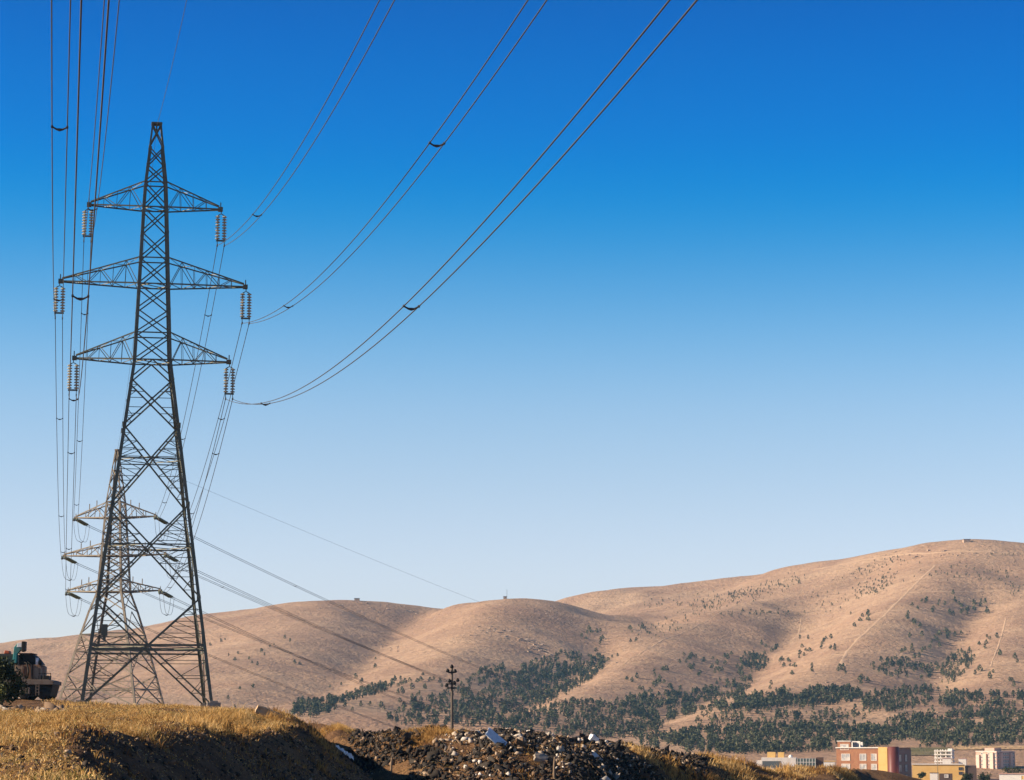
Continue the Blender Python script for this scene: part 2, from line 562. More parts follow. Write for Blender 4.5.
def near_z(x, y, detail=True):
    x, y = np.asarray(x, float), np.asarray(y, float)
    fl = floor_z(x, y)
    p1 = plat_ev(x, y)
    sd = x - lip_x(x, y)
    drop = np.where(sd > 0, (np.sqrt(sd * sd + 0.25) - 0.5) * 0.78, 0)
    z1 = p1 - drop
    sharp = np.exp(-(sd / 1.2) ** 2)
    z1 = z1 + 0.05 * sharp - np.where(y < 92, .13, 0)
    if detail: z1 = z1 + (.20 * fbm(x, y * .35, 2.4, 3, 71) + .10 * fbm(x, y * .5, .9, 2, 73)) * (y < 140)
    rough1 = np.where(sd > -0.3, 1.0, 0.35)
    if detail:
        z1 = z1 + (0.13 * fbm(x, y * 0.8, 1.6, 4, 2) + 0.07 * fbm(x * 1.3 + y * .4, y * .8, 0.55, 4, 8)) * rough1 + np.where(sd > .3, .16 * fbm(x, y, 3.2, 2, 15), 0)
    rd, rz = np.interp(x, R2[0], R2[1]), np.interp(x, R2[0], R2[2], left=-9, right=-9)
    t = rd - y
    z2 = rz - .10 - np.where(t > 0, 0.10 * np.minimum(t, 5) + 0.30 * np.maximum(t - 5, 0), 0.25 * -t)
    if detail:
        heap = np.exp(-((t - 3) / 7.0) ** 2)
        z2 = z2 + heap * (0.30 * np.abs(fbm(x, y * 0.5, 3.0, 3, 31)) + 0.16 * fbm(x, y * 0.6, 0.8, 4, 37) - 0.08)
    z2 = np.where(x < R2[0][0], -9, z2)
    rd, rz = np.interp(x, R3[0], R3[1]), np.interp(x, R3[0], R3[2], left=-20, right=-20)
    t = rd - y
    z3 = rz - np.where(t > 0, 0.18 * t, 0.25 * -t)
    if detail:
        z3 = z3 + 0.15 * fbm(x, y * 0.5, 3.0, 4, 41)
        fl = fl + 0.15 * fbm(x, y, 3.0, 4, 51)
    return np.maximum(np.maximum(z1, z2), np.maximum(z3, fl))

def ground_z(x, y):
    return float(near_z(np.array([x]), np.array([y]))[0])

def grid_mesh(name, xs, ys, zf, mat):
    X, Y = np.meshgrid(xs, ys)
    Z = zf(X, Y)
    V = np.stack([X, Y, Z], -1).reshape(-1, 3)
    nx, ny = len(xs), len(ys)
    i = np.arange(nx * ny).reshape(ny, nx)
    Fq = np.stack([i[:-1, :-1], i[:-1, 1:], i[1:, 1:], i[1:, :-1]], -1).reshape(-1, 4)
    return from_arrays(name, V, Fq, mat, smooth=True)

def graded(*segs):
    out = []
    for a, b, s in segs:
        out.append(np.arange(a, b, s))
    out.append(np.array([segs[-1][1]]))
    return np.concatenate(out)

def far_mesh_z(X, Y):
    z = far_z(X, Y)
    m = (np.abs(X) < 150) & (Y < 400)
    return np.where(m, np.minimum(z, -12.5) - 5, z)
fx = graded((-9000, -2400, 600), (-2400, -1000, 60), (-1000, 1000, 6), (1000, 2400, 60), (2400, 9000, 600))
fy = graded((-3000, 300, 150), (300, 1200, 20), (1200, 3000, 6), (3000, 5200, 100), (5200, 12000, 600))
tag(grid_mesh("ground", fx, fy, far_mesh_z, M['hill']), kind="structure")

nx_ = graded((-170, -60, 4), (-60, -24, 0.8), (-24, -11, 0.3), (-11, 12, 0.11), (12, 60, 0.6), (60, 170, 4))
ny_ = graded((-20, 18, 1.0), (18, 30, 0.2), (30, 130, 0.22), (130, 200, 0.6), (200, 420, 3))
tag(grid_mesh("mound", nx_, ny_, near_z, M['soil']), kind="structure")

# ------------------------------------------------------------------ haze
HAZE = 0.00006
hb = MB()
hb.box((0, 1800, 98), (5200, 4600, 276))
m_h, nt_h, b_h = new_mat("haze_air")
nt_h.nodes.remove(b_h)
pv = nt_h.nodes.new("ShaderNodeVolumePrincipled")
pv.inputs["Density"].default_value = HAZE
pv.inputs["Color"].default_value = (0.24, 0.58, 0.95, 1)
pv.inputs["Anisotropy"].default_value = 0.1
nt_h.links.new(pv.outputs[0], nt_h.nodes["Material Output"].inputs["Volume"])
#HAZE_BUILD
tag(hb.build("haze", m_h), kind="stuff")

# ------------------------------------------------------------------ lattice pylons
LDIR = np.array([(64 - 512) / F * CP, 1.0, 0.0])
LDIR = LDIR / np.linalg.norm(LDIR)               # the line runs this way, away from the camera
LROT = math.atan2(-LDIR[0], LDIR[1])
Y1, Y2 = 171.5, 309.0

def axdep(py, Y):
    return float(np.dot(unproj(512, py, Y), [0, CP, SP]))

class Pylon:
    def __init__(self, label, px, pyb, Y, rz, levels, xpanels, bigpanels, arms, mats, group):
        self.Y, self.rz = Y, rz
        base = unproj(px, pyb, Y)
        self.base = base
        zb = base[2]
        self.lv = sorted([(zpx(py, Y) - zb, hw * axdep(py, Y) / F) for py, hw in levels])
        root = empty("lattice_pylon", tuple(base), rz)
        tag(root, label, "pylon", group)
        self.root = root
        H = lambda py: zpx(py, Y) - zb
        self.H = H
        zs, hs = [a for a, _ in self.lv], [b for _, b in self.lv]
        hw = lambda z: float(np.interp(z, zs, hs))
        self.hw = hw
        C = lambda sx, sy, z: Vector((sx * hw(z), sy * hw(z), z))
        leg_w, brace_w, fine_w = mats['w']
        m_leg, m_br = mats['leg'], mats['brace']
        # legs : rolled angles, one object each
        for sx in (-1, 1):
            for sy in (-1, 1):
                mb = MB()
                for (z0, h0), (z1, h1) in zip(self.lv[:-1], self.lv[1:]):
                    w = leg_w * (1.0 if z0 < H(levels[-2][0]) - 0.1 else 0.52)
                    mb.angle(C(sx, sy, z0), C(sx, sy, z1), (-sx, 0, 0), (0, -sy, 0), w, w * 0.28)
                mb.build("leg", m_leg, root)
                fb = MB()
                hb_ = hw(0) + 0.0
                fb.box((sx * hb_, sy * hb_, -0.1), (0.9, 0.9, 0.7))
                fb.box((sx * hb_, sy * hb_, 0.3), (0.55, 0.55, 0.14))
                fb.build("footing", M['concrete'], root)
        # the four braced faces
        for k in range(4):
            R = Matrix.Rotation(k * math.pi / 2, 3, 'Z')
            P = lambda s, z: R @ Vector((s * hw(z), -hw(z) + 0.04, z))
            mb = MB()
            for a, b in zip(xpanels[:-1], xpanels[1:]):
                za, zb_ = H(a), H(b)
                mb.bar(P(-1, za), P(1, zb_), brace_w, brace_w * .4)
                mb.bar(P(1, za) + R @ Vector((0, .06, 0)), P(-1, zb_) + R @ Vector((0, .06, 0)), brace_w, brace_w * .4)
            for py in arms['ties']:
                mb.bar(P(-1, H(py)), P(1, H(py)), brace_w, brace_w * .5)
            for it in bigpanels:
                za, zc = H(it[0]), H(it[1])
                if it[2] == 'V':
                    mb.bar(P(0, za), P(-1, zc), brace_w * 1.1, brace_w * .4)
                    mb.bar(P(0, za), P(1, zc), brace_w * 1.1, brace_w * .4)
                    continue
                mb.bar(P(-1, za), P(1, zc), brace_w * 1.25, brace_w * .5)
                off = R @ Vector((0, .07, 0))
                mb.bar(P(1, za) + off, P(-1, zc) + off, brace_w * 1.25, brace_w * .5)
                ha, hc = hw(za), hw(zc)
                t = ha / (ha + hc)
                zx = za + (zc - za) * t
                if it[3]:
                    tw = brace_w * it[3]
                    mb.bar(P(-1, zx), P(1, zx), tw, tw * .5)
                    if it[3] > 1.2:
                        mb.bar(P(-1, zx - .35), P(1, zx - .35), tw * .8, tw * .4)
                nx_p = R @ Vector((0, -hw(zx), zx))
                mb.box(tuple(nx_p), (.22, .05, .22) if k % 2 == 0 else (.05, .22, .22))
                for s in (-1, 1):
                    g_ = P(s * .965, zc)
                    mb.box(tuple(g_), (.26, .05, .36) if k % 2 == 0 else (.05, .26, .36))
                def inner(s, z):
                    # nearest diagonal on side s at height z, as a point on the face
                    u = (za - z) / (za - zc)
                    xx = ha - (ha + hc) * u if z > zx else -(ha - (ha + hc) * u)
                    return R @ Vector((s * abs(xx), -hw(z) + 0.05, z))
                n = it[4]
                for s in (-1, 1):
                    for half in (0, 1):
                        z_leg, z_mid = (za, zx) if half == 0 else (zc, zx)
                        prev = None
                        for i in range(1, n + 1):
                            f = i / (n + 1)
                            z = z_leg + (z_mid - z_leg) * f
                            mb.bar(P(s, z), inner(s, z), fine_w, fine_w * .5)
                            if prev is not None:
                                mb.bar(prev, P(s, z), fine_w, fine_w * .5)
                            prev = inner(s, z)
                        if it[3]: mb.bar(prev, P(s, zx), fine_w, fine_w * .5)
            mb.build("face_bracing", m_br, root)
        # level frames across the body
        for py in arms['plan']:
            z = H(py)
            mb = MB()
            c = [C(-1, -1, z), C(1, -1, z), C(1, 1, z), C(-1, 1, z)]
            mid = [(c[i] + c[(i + 1) % 4]) / 2 for i in range(4)]
            for i in range(4):
                mb.bar(mid[i], mid[(i + 1) % 4], fine_w * 1.2, fine_w)
            mb.bar(c[0], c[2], fine_w, fine_w)
            mb.build("plan_frame", m_br, root)
        # crossarms
        self.tips = {}
        for nm, py_lo, py_up, L, nseg in arms['arms']:
            zl, zu = H(py_lo), H(py_up)
            L = L * axdep(py_lo, Y) / F
            for s in (-1, 1):
                mb = MB()
                tip = Vector((s * L, 0, zl + 0.12))
                lo = [C(s, e, zl) for e in (-1, 1)]
                up = [C(s, e, zu) for e in (-1, 1)]
                tl = [tip + Vector((0, e * .18, 0)) for e in (-1, 1)]
                tu = [tip + Vector((0, e * .14, .22)) for e in (-1, 1)]
                for e in (0, 1):
                    mb.bar(lo[e], tl[e], brace_w * 1.1, brace_w * .7)
                    mb.bar(up[e], tu[e], brace_w, brace_w * .6)
                    for i in range(nseg):
                        f0, f1 = i / nseg, (i + 1) / nseg
                        a0, a1 = lo[e].lerp(tl[e], f0), lo[e].lerp(tl[e], f1)
                        b0, b1 = up[e].lerp(tu[e], f0), up[e].lerp(tu[e], f1)
                        if i: mb.bar(a0, b0, fine_w * 1.1, fine_w * .7)
                        if i < nseg - 1: mb.bar(a0, b1, fine_w, fine_w * .6) if i % 2 == 0 else mb.bar(b0, a1, fine_w, fine_w * .6)
                for i in range(nseg):
                    f0, f1 = i / nseg, (i + 1) / nseg
                    e = i % 2
                    mb.bar(lo[e].lerp(tl[e], f0), lo[1 - e].lerp(tl[1 - e], f1), fine_w, fine_w * .6)
                    mb.bar(up[e].lerp(tu[e], f0), up[1 - e].lerp(tu[1 - e], f1), fine_w * .8, fine_w * .5)
                    if i: mb.bar(lo[0].lerp(tl[0], f0), lo[1].lerp(tl[1], f0), fine_w, fine_w * .6)
                mb.box(tuple(tip + Vector((s * .1, 0, .02))), (.32, .5, .26))
                mb.box(tuple(tip + Vector((s * .12, 0, .26))), (.07, .07, .5))
                for f in arms.get('studs', ()):
                    a = up[0].lerp(tu[0], f)
                    mb.bar(a, a + Vector((0, 0, .75)), fine_w, fine_w)
                mb.build("crossarm", m_br, root)
                self.tips[(nm, s)] = self.world(tip + Vector((s * .16, 0, -.12)))
        # peak
        zt = self.lv[-1][0]
        mb = MB()
        for a, b in (((-1, -1), (1, -1)), ((1, -1), (1, 1)), ((1, 1), (-1, 1)), ((-1, 1), (-1, -1))):
            mb.bar(C(*a, zt) * 1.0, C(*b, zt) * 1.0, brace_w * 1.4, brace_w)
        mb.box((0, 0, zt), (2 * hw(zt) + .06, .12, .1))
        mb.box((0, 0, zt - .45), (.1, .1, .75))
        mb.build("peak_frame", m_br, root)
        self.peak = self.world(Vector((0, 0, zt - .15)))
    def world(self, v):
        return np.array(Matrix.Translation(Vector(self.base)) @ Matrix.Rotation(self.rz, 4, 'Z') @ v)

T1_LEVELS = [(707, 64.5), (600, 50.4), (507, 38.1), (428, 27.7), (362, 19.0), (286, 15.8), (209, 12.7), (184, 11.4), (148, 7.4), (124, 4.8)]
pylon_a = Pylon("tall dark lattice pylon standing nearest on the grassy mound, hung with vertical insulator strings", 145.0, 707, Y1, LROT, T1_LEVELS,
    [124, 148, 166, 184, 209, 234, 260, 286, 311, 335, 362],
    [(362, 381, 'V', 0, 0), (381, 428, 'X', 0, 2), (428, 507, 'X', 0.9, 3), (507, 600, 'X', 1.0, 3), (600, 707, 'X', 1.6, 3)],
    dict(ties=[184, 209, 260, 286, 335, 362], plan=[209, 286, 362, 460, 547, 648],
         arms=[('top', 209, 184, 63.6, 4), ('mid', 286, 260, 90.0, 6), ('bot', 362, 335, 75.0, 5)]),
    dict(leg=M['steel'], brace=M['steel'], w=(0.215, 0.088, 0.046)), "lattice pylons of the overhead line")
rz2 = -math.radians(12.5)
T2_LEVELS = [(707, 41.5), (675, 34.5), (635, 25.3), (612, 19.5), (592, 13.4), (556, 11.2), (518, 9.0), (502, 7.8), (450, 1.6)]
pylon_b = Pylon("smaller rust-tan lattice pylon behind the tall dark one, with slanted insulator strings", 111.5, 707, Y2, rz2, T2_LEVELS,
    [450, 468, 485, 502, 518, 531, 544, 556, 568, 580, 592, 612],
    [(612, 635, 'V', 0, 0), (635, 675, 'X', 1.0, 2), (675, 707, 'X', 1.0, 1)],
    dict(ties=[502, 518, 544, 556, 580, 592, 635], plan=[518, 556, 592], studs=(.3, .55),
         arms=[('top', 518, 503, 41.4, 3), ('mid', 556, 544, 53.0, 4), ('bot', 592, 581, 48.0, 4)]),
    dict(leg=M['pale_steel'], brace=M['pale_steel'], w=(0.27, 0.13, 0.085)), "lattice pylons of the overhead line")
# small sign box bolted inside the near pylon
mb = MB()
mb.box((-2.9, -3.7, 5.05), (.42, .25, .75))
mb.box((-2.9, -3.7, 4.55), (.2, .2, .35))
mb.build("junction_box", M['steel'], pylon_a.root)

# ------------------------------------------------------------------ insulators and conductors
ACROSS = np.array([LDIR[1], -LDIR[0], 0.0])
SP_ = 0.245                                       # half the spacing of a twin conductor
S_NAME = {-1: "left", 1: "right"}
A_NAME = {'top': "top", 'mid': "middle", 'bot': "bottom"}

def disc_prof(L, n, r, r0=0.035):
    pr = [(0, r0)]
    st = L / n
    for i in range(n):
        z = i * st
        pr += [(z + st * .10, r0 * 1.3), (z + st * .22, r * .6), (z + st * .46, r), (z + st * .66, r * .97), (z + st * .74, r * .55), (z + st * .9, r0)]
    return pr

clamps = {}
for nm in ('top', 'mid', 'bot'):
    for s in (-1, 1):
        tip = Vector(pylon_a.tips[(nm, s)])
        r = empty("insulator_string", tuple(tip), LROT)
        tag(r, f"twin grey insulator string hanging from the near pylon at its {S_NAME[s]} {A_NAME[nm]} crossarm tip", "insulator", "hanging insulators of the near pylon")
        mb = MB()
        mb.bar((0, 0, .06), (0, 0, -.22), .06, .06)
        mb.bar((-.05, 0, -.20), (-.24, 0, -.32), .06, .05)
        mb.bar((.05, 0, -.20), (.24, 0, -.32), .06, .05)
        mb.build("hanger", M['steel'], r)
        for e in (-1, 1):
            mb = MB()
            mb.lathe((e * .235, 0, -.30), (e * .235, 0, -2.05), disc_prof(1.75, 9, .175, .04))
            mb.build("disc_string", M['glass_disc'], r, smooth=False)
        mb = MB()
        mb.box((0, 0, -2.10), (.66, .05, .12))
        mb.build("yoke_plate", M['steel'], r)
        for e in (-1, 1):
            mb = MB()
            mb.bar((e * SP_, 0, -2.12), (e * SP_, 0, -2.42), .05, .05)
            mb.box((e * SP_, 0, -2.45), (.08, .55, .10))
            mb.build("wire_clamp", M['steel'], r)
        clamps[(nm, s)] = np.array(tip) + np.array([0, 0, -2.46])

def spacer_mesh(kind):
    mb = MB()
    pts = [(-SP_, 0, .0), (-SP_ * .7, 0, -.045), (-SP_ * .4, 0, -.085), (0, 0, -.10), (SP_ * .4, 0, -.085), (SP_ * .7, 0, -.045), (SP_, 0, 0)]
    mb.tube(pts, [.03, .03, .035, .055, .035, .03, .03], 6)
    for e in (-1, 1):
        mb.box((e * SP_, 0, 0), (.07, .12, .07))
    return mb
def bundle(label, group, pts_mid, acr, spac_ts, fn, r=.021):
    """twin conductor along pts_mid ; acr is the horizontal direction between its two wires"""
    p0 = pts_mid[0]
    root = empty("twin_conductor", tuple(p0))
    tag(root, label, "power line", group)
    rel = np.array(pts_mid) - np.array(p0)
    for e in (-1, 1):
        mb = MB()
        mb.tube([tuple(p + acr * e * SP_) for p in rel], r, 5)
        mb.build("wire", M['wire'], root, smooth=True)
    for t in spac_ts:
        c = fn(t) - np.array(p0)
        o = spacer_mesh(0).build("spacer", M['wire'], root)
        o.location = tuple(c)
        o.rotation_euler = (0, 0, math.atan2(acr[1], acr[0]))
    return root

CURV = 565 * (zpx(390, Y1) - zpx(391, Y1)) / 2     # sag of the spans, metres per (span unit)^2
TOPX = {('top', -1): 112.0, ('top', 1): 387, ('mid', -1): 61.8, ('mid', 1): 538, ('bot', -1): 95.5, ('bot', 1): 682}
SL = []
def lat_px(P):      # the point's pixel column relative to the vanishing column of the line
    return proj(P)[0]
ends_a, fnA = {}, {}
for (nm, s), c in clamps.items():
    # direction along the line scaled so that t is the distance from the camera / Y1
    def at(t, c=c, b=None):
        return c + LDIR * (t - 1) * Y1 / LDIR[1]
    # slope: the photograph shows where the wire leaves the top of the frame
    best = None
    for t in np.linspace(.2, .95, 400):
        p = at(t)
        z = p[1] * math.tan(PITCH + math.atan(390.0 / F))
        pr = proj((p[0], p[1], z))
        if s == 1:
            e = abs(pr[0] - TOPX[(nm, s)])
            if best is None or e < best[0]: best = (e, t, z)
    if s == 1:
        t0, z0 = best[1], best[2]
        b = (z0 - c[2] - CURV * (t0 - 1) ** 2) / (t0 - 1)
        SL.append((nm, b))
slope = {nm: b for nm, b in SL}
for (nm, s), c in clamps.items():
    b = slope[nm]
    kx = 0.0
    if s == -1:      # the left wires close in very slightly towards the next pylon behind the viewer
        ts = np.linspace(.2, .8, 400)
        best = (9e9, 0, 0)
        for t in ts:
            p = c + LDIR * (t - 1) * Y1 / LDIR[1]
            pr = proj((p[0], p[1], c[2] + b * (t - 1) + CURV * (t - 1) ** 2))
            if abs(pr[1]) < best[0]: best = (abs(pr[1]), t, p, pr[0])
        kx = (TOPX[(nm, s)] - best[3]) * best[2][1] / F / (best[1] - 1)
    def fn(t, c=c, b=b, kx=kx):
        p = c + LDIR * (t - 1) * Y1 / LDIR[1] + np.array([kx * (t - 1), 0, 0])
        p[2] = c[2] + b * (t - 1) + CURV * (t - 1) ** 2
        return p
    pts = [fn(t) for t in np.linspace(1, -.40, 90)]
    bundle(f"twin wire from the {S_NAME[s]} {A_NAME[nm]} insulator of the near pylon up to the picture top", "wires sweeping over the viewer from the near pylon",
           pts, ACROSS, {'top': (.80, .43, .1), 'mid': (.80, .47, .16), 'bot': (.81, .46, .16)}[nm], fn)
# earth wire towards the viewer
pk = pylon_a.peak
def fe(t):
    p = pk + LDIR * (t - 1) * Y1 / LDIR[1]
    p[2] = pk[2] + EB * (t - 1) + CURV * .8 * (t - 1) ** 2
    return p
t0 = .738
p_ = pk + LDIR * (t0 - 1) * Y1 / LDIR[1]
EB = (p_[1] * math.tan(PITCH + math.atan(390.0 / F)) - pk[2] - CURV * .8 * (t0 - 1) ** 2) / (t0 - 1)
mb = MB()
mb.tube([tuple(fe(t)) for t in np.linspace(1, -.4, 80)], .016, 5)
tag(mb.build("earth_wire", M['wire'], None, True), "thin single wire rising from the near pylon's peak to the top of the picture", "power line")

# near pylon to far pylon : tension strings, spans, jumpers
OUT_DIR = unproj(860, 790, 640) - np.array(pylon_b.base)
OUT_DIR[2] = 0
OUT_DIR /= np.linalg.norm(OUT_DIR)
OUT_ACR = np.array([OUT_DIR[1], -OUT_DIR[0], 0])

def tension_string(tip, d, label):
    """twin string pulled out along d from a crossarm tip"""
    tip, d = Vector(tip), Vector(d).normalized()
    r = empty("insulator_string", tuple(tip))
    tag(r, label, "insulator", "slanted insulators of the far pylon")
    a = Vector((d.y, -d.x, 0)).normalized()
    mb = MB()
    mb.bar((0, 0, 0), d * .45, .08, .06)
    mb.bar(d * .42 - a * .24, d * .42 + a * .24, .12, .05)
    mb.build("hanger", M['pale_steel'], r)
    for e in (-1, 1):
        mb = MB()
        mb.lathe(d * .48 + a * e * .2, d * 2.55 + a * e * .2, disc_prof(2.07, 13, .15))
        mb.build("disc_string", M['green_disc'], r)
    mb = MB()
    mb.bar(d * 2.6 - a * .32, d * 2.6 + a * .32, .14, .05)
    for e in (-1, 1): mb.bar(d * 2.6 + a * e * SP_, d * 2.95 + a * e * SP_, .07, .07)
    mb.build("yoke_plate", M['pale_steel'], r)
    return np.array(tip + d * 2.95)

PHOTO_OUT = {'top': [(200, 543), (325, 604), (419, 642), (508, 679), (551, 695)], 'mid': [(200, 575), (337, 636), (434, 675), (505, 705), (590, 734)],
             'bot': [(200, 617), (278, 650), (356, 683), (450, 718)], 'peak': [(212, 496), (317, 540), (434, 583), (532, 624), (590, 642)]}
def fit_span(S, E, photo, fixed=False):
    """end height and sag of the outgoing span so that it hangs where the photograph shows it"""
    rows, rhs = [], []
    for px, py in photo:
        ts = np.linspace(.01, .98, 2000)
        xs = S[0] + (E[0] - S[0]) * ts
        ys = S[1] + (E[1] - S[1]) * ts
        zt = np.array([unproj(px, py, y)[2] for y in ys[::20]])
        zt = np.interp(ts, ts[::20], zt)
        xx = 512 + F * xs / (ys * CP + zt * SP)
        i = int(np.argmin(np.abs(xx - px)))
        rows.append([ts[i], -4 * ts[i] * (1 - ts[i])])
        rhs.append(zt[i] - S[2])
    if fixed:
        rows, rhs = np.array(rows), np.array(rhs)
        r2 = rhs - rows[:, 0] * (E[2] - S[2])
        return E[2], float((rows[:, 1] * r2).sum() / (rows[:, 1] ** 2).sum())
    sol = np.linalg.lstsq(np.array(rows), np.array(rhs), rcond=None)[0]
    return sol[0] + S[2], sol[1]
E0 = unproj(860, 790, 640)
PY_END = {'top': 784, 'mid': 796, 'bot': 812}
out_fit = {}
for nm in ('top', 'mid', 'bot'):
    for s in (1, -1):
        tip2 = pylon_b.tips[(nm, s)]
        c = clamps[(nm, s)]
        # incoming span
        d_in = c - tip2
        d_in[2] = 0
        d_in /= np.linalg.norm(d_in)
        e_in = tension_string(tip2, tuple(d_in + np.array([0, 0, -.16])), f"insulator at the {S_NAME[s]} {A_NAME[nm]} arm of the far pylon, pointing to the near one")
        sag = CURV / Y1 ** 2 * (np.linalg.norm((e_in - c)[:2])) ** 2 / 4
        def fin(t, c=c, e=e_in, sag=sag):
            p = c + (e - c) * t
            p[2] -= 4 * sag * t * (1 - t)
            return p
        bundle(f"twin wire running between the two pylons on their {S_NAME[s]} {A_NAME[nm]} arms", "wires between the two pylons",
               [fin(t) for t in np.linspace(0, 1, 40)], ACROSS, (.12, .45, .8) if nm != 'mid' else (.2, .55, .85), fin, r=.024)
        # outgoing span
        d_out = tuple(OUT_DIR + np.array([0, 0, -.22]))
        e_out = tension_string(tip2, d_out, f"green-grey insulator at the {S_NAME[s]} {A_NAME[nm]} arm of the far pylon, slanting down right")
        if s == 1:
            E = E0.copy()
            E[2] = zpx(PY_END[nm], E[1])
            ze, sg = fit_span(e_out, E, PHOTO_OUT[nm], True)
            E[2] = ze
            out_fit[nm] = (ze, sg)
        else:
            ze, sg = out_fit[nm]
            E = E0 - OUT_ACR * np.linalg.norm((pylon_b.tips[(nm, 1)] - tip2)[:2])
            E[2] = ze
        def fout(t, a=e_out, e=E, sg=sg):
            p = a + (e - a) * t
            p[2] -= 4 * sg * t * (1 - t)
            return p
        bundle(f"twin wire falling right before the hills from the {S_NAME[s]} {A_NAME[nm]} far pylon arm", "wires falling away to the right of the far pylon",
               [fout(t) for t in np.linspace(0, 1, 60)], OUT_ACR, (.1, .3, .5, .7), fout, r=.028)
        # jumper loop under the arm
        mid = (e_in + e_out) / 2
        root = empty("jumper_cable", tuple(mid))
        tag(root, f"drooping twin jumper loop under the {S_NAME[s]} {A_NAME[nm]} arm of the far pylon", "cable", "jumper loops of the far pylon")
        for k in (-1, 1):
            mb = MB()
            pts = []
            for t in np.linspace(0, 1, 17):
                p = e_in * (1 - t) + e_out * t + (ACROSS * (1 - t) + OUT_ACR * t) * k * SP_
                p[2] -= 2.3 * (1 - (2 * t - 1) ** 4)
                pts.append(tuple(p - mid))
            mb.tube(pts, .022, 5)
            mb.build("wire", M['wire'], root, True)
        o = spacer_mesh(0).build("spacer", M['wire'], root)
        o.location = (0, 0, -2.3)
pk2 = pylon_b.peak
mb = MB()
sag = CURV / Y1 ** 2 * (np.linalg.norm((pk2 - pk)[:2])) ** 2 / 4 * .8
mb.tube([tuple(pk + (pk2 - pk) * t - np.array([0, 0, 4 * sag * t * (1 - t)])) for t in np.linspace(0, 1, 40)], .012, 5)
tag(mb.build("earth_wire", M['wire'], None, True), "thin single wire between the peaks of the two pylons", "power line")
E = unproj(1150, 768, 1000)
ze, sg = fit_span(pk2, E, PHOTO_OUT['peak'], True)
E[2] = ze
mb = MB()
mb.tube([tuple(pk2 + (E - pk2) * t - np.array([0, 0, 4 * sg * t * (1 - t)])) for t in np.linspace(0, 1, 60)], .014, 5)
tag(mb.build("earth_wire", M['wire'], None, True), "thin single wire from the far pylon's peak down across the hills to the right", "power line")
print("SPANS", slope, out_fit, ze, sg)

# ------------------------------------------------------------------ vegetation on the hills
def ray_hill(px, py):
    """the point of the far land seen at a pixel, by marching along its ray"""
    Y = np.arange(900, 3300, 5.0)
    d = unproj(px, py, 1.0)
    z = far_z(d[0] * Y, Y)
    hit = np.nonzero(d[2] * Y <= z)[0]
    if len(hit) == 0: return None
    y = Y[hit[0]]
    return (d[0] * y, y)

def rays_hill(P):
    """the same for many pixels at once"""
    P = np.asarray(P, float)
    Y = np.arange(1000, 3300, 8.0)
    D = np.array([unproj(a, b, 1.0) for a, b in P])
    out = np.full(len(P), np.nan)
    alive = np.ones(len(P), bool)
    X = D[:, 0:1] * Y[None]
    Z = HG(X, np.broadcast_to(Y[None], X.shape))
    below = (D[:, 2:3] * Y[None]) <= Z
    idx = below.argmax(1)
    ok = below.any(1)
    y = Y[idx]
    return np.stack([D[:, 0] * y, y], 1)[ok], ok

# quick lookup of the far land on a regular grid
_hx, _hy = np.arange(-1000, 1001, 8.0), np.arange(900, 3400, 8.0)
_HX, _HY = np.meshgrid(_hx, _hy)
_HZ = far_z(_HX, _HY)
def HG(x, y):
    fx = np.clip((x - _hx[0]) / 8.0, 0, len(_hx) - 1.001)
    fy = np.clip((y - _hy[0]) / 8.0, 0, len(_hy) - 1.001)
    i, j = fx.astype(int), fy.astype(int)
    u, v = fx - i, fy - j
    return (_HZ[j, i] * (1 - u) + _HZ[j, i + 1] * u) * (1 - v) + (_HZ[j + 1, i] * (1 - u) + _HZ[j + 1, i + 1] * u) * v

def tree_arrays(h, wid, seed, n=46, slim=1.0):
    """a small conifer: short trunk and a ragged cone of needle clumps; returns verts, tris"""
    r = np.random.default_rng(seed)
    V, T = [], []
    for k in range(3):
        a0, a1 = k * 2.094, (k + 1) * 2.094
        b = len(V)
        V += [(.05 * h * math.cos(a0), .05 * h * math.sin(a0), -.1 * h), (.05 * h * math.cos(a1), .05 * h * math.sin(a1), -.1 * h), (0, 0, .6 * h)]
        T.append((b, b + 1, b + 2))
    for k in range(n):
        f = r.random() ** 0.8
        z = h * (0.10 + 0.9 * f)
        rad = wid * .5 * ((1 - f ** 1.7) ** .6 * (0.6 + .4 * min(1, f * 5)) + .05) * r.uniform(.4, 1.08)
        a = r.uniform(0, 6.283)
        c = np.array([rad * math.cos(a), rad * math.sin(a), z])
        s = h * .13 * r.uniform(.7, 1.5)
        b = len(V)
        u = r.normal(size=3); u /= np.linalg.norm(u)
        w = np.cross(u, r.normal(size=3)); w /= np.linalg.norm(w)
        V += [tuple(c + u * s), tuple(c - u * s * .6 + w * s * .8), tuple(c - u * s * .6 - w * s * .8)]
        T.append((b, b + 1, b + 2))
    return np.array(V), np.array(T)

M['needles'] = mat_layers("pine_needles", (0.082, 0.090, 0.052), [((0.13, 0.132, 0.072), 0.12, 0.4, 0.62, 0.9), ((0.036, 0.048, 0.028), 0.9, 0.5, 0.65, 0.7)], rough=0.9, spec=0.1)

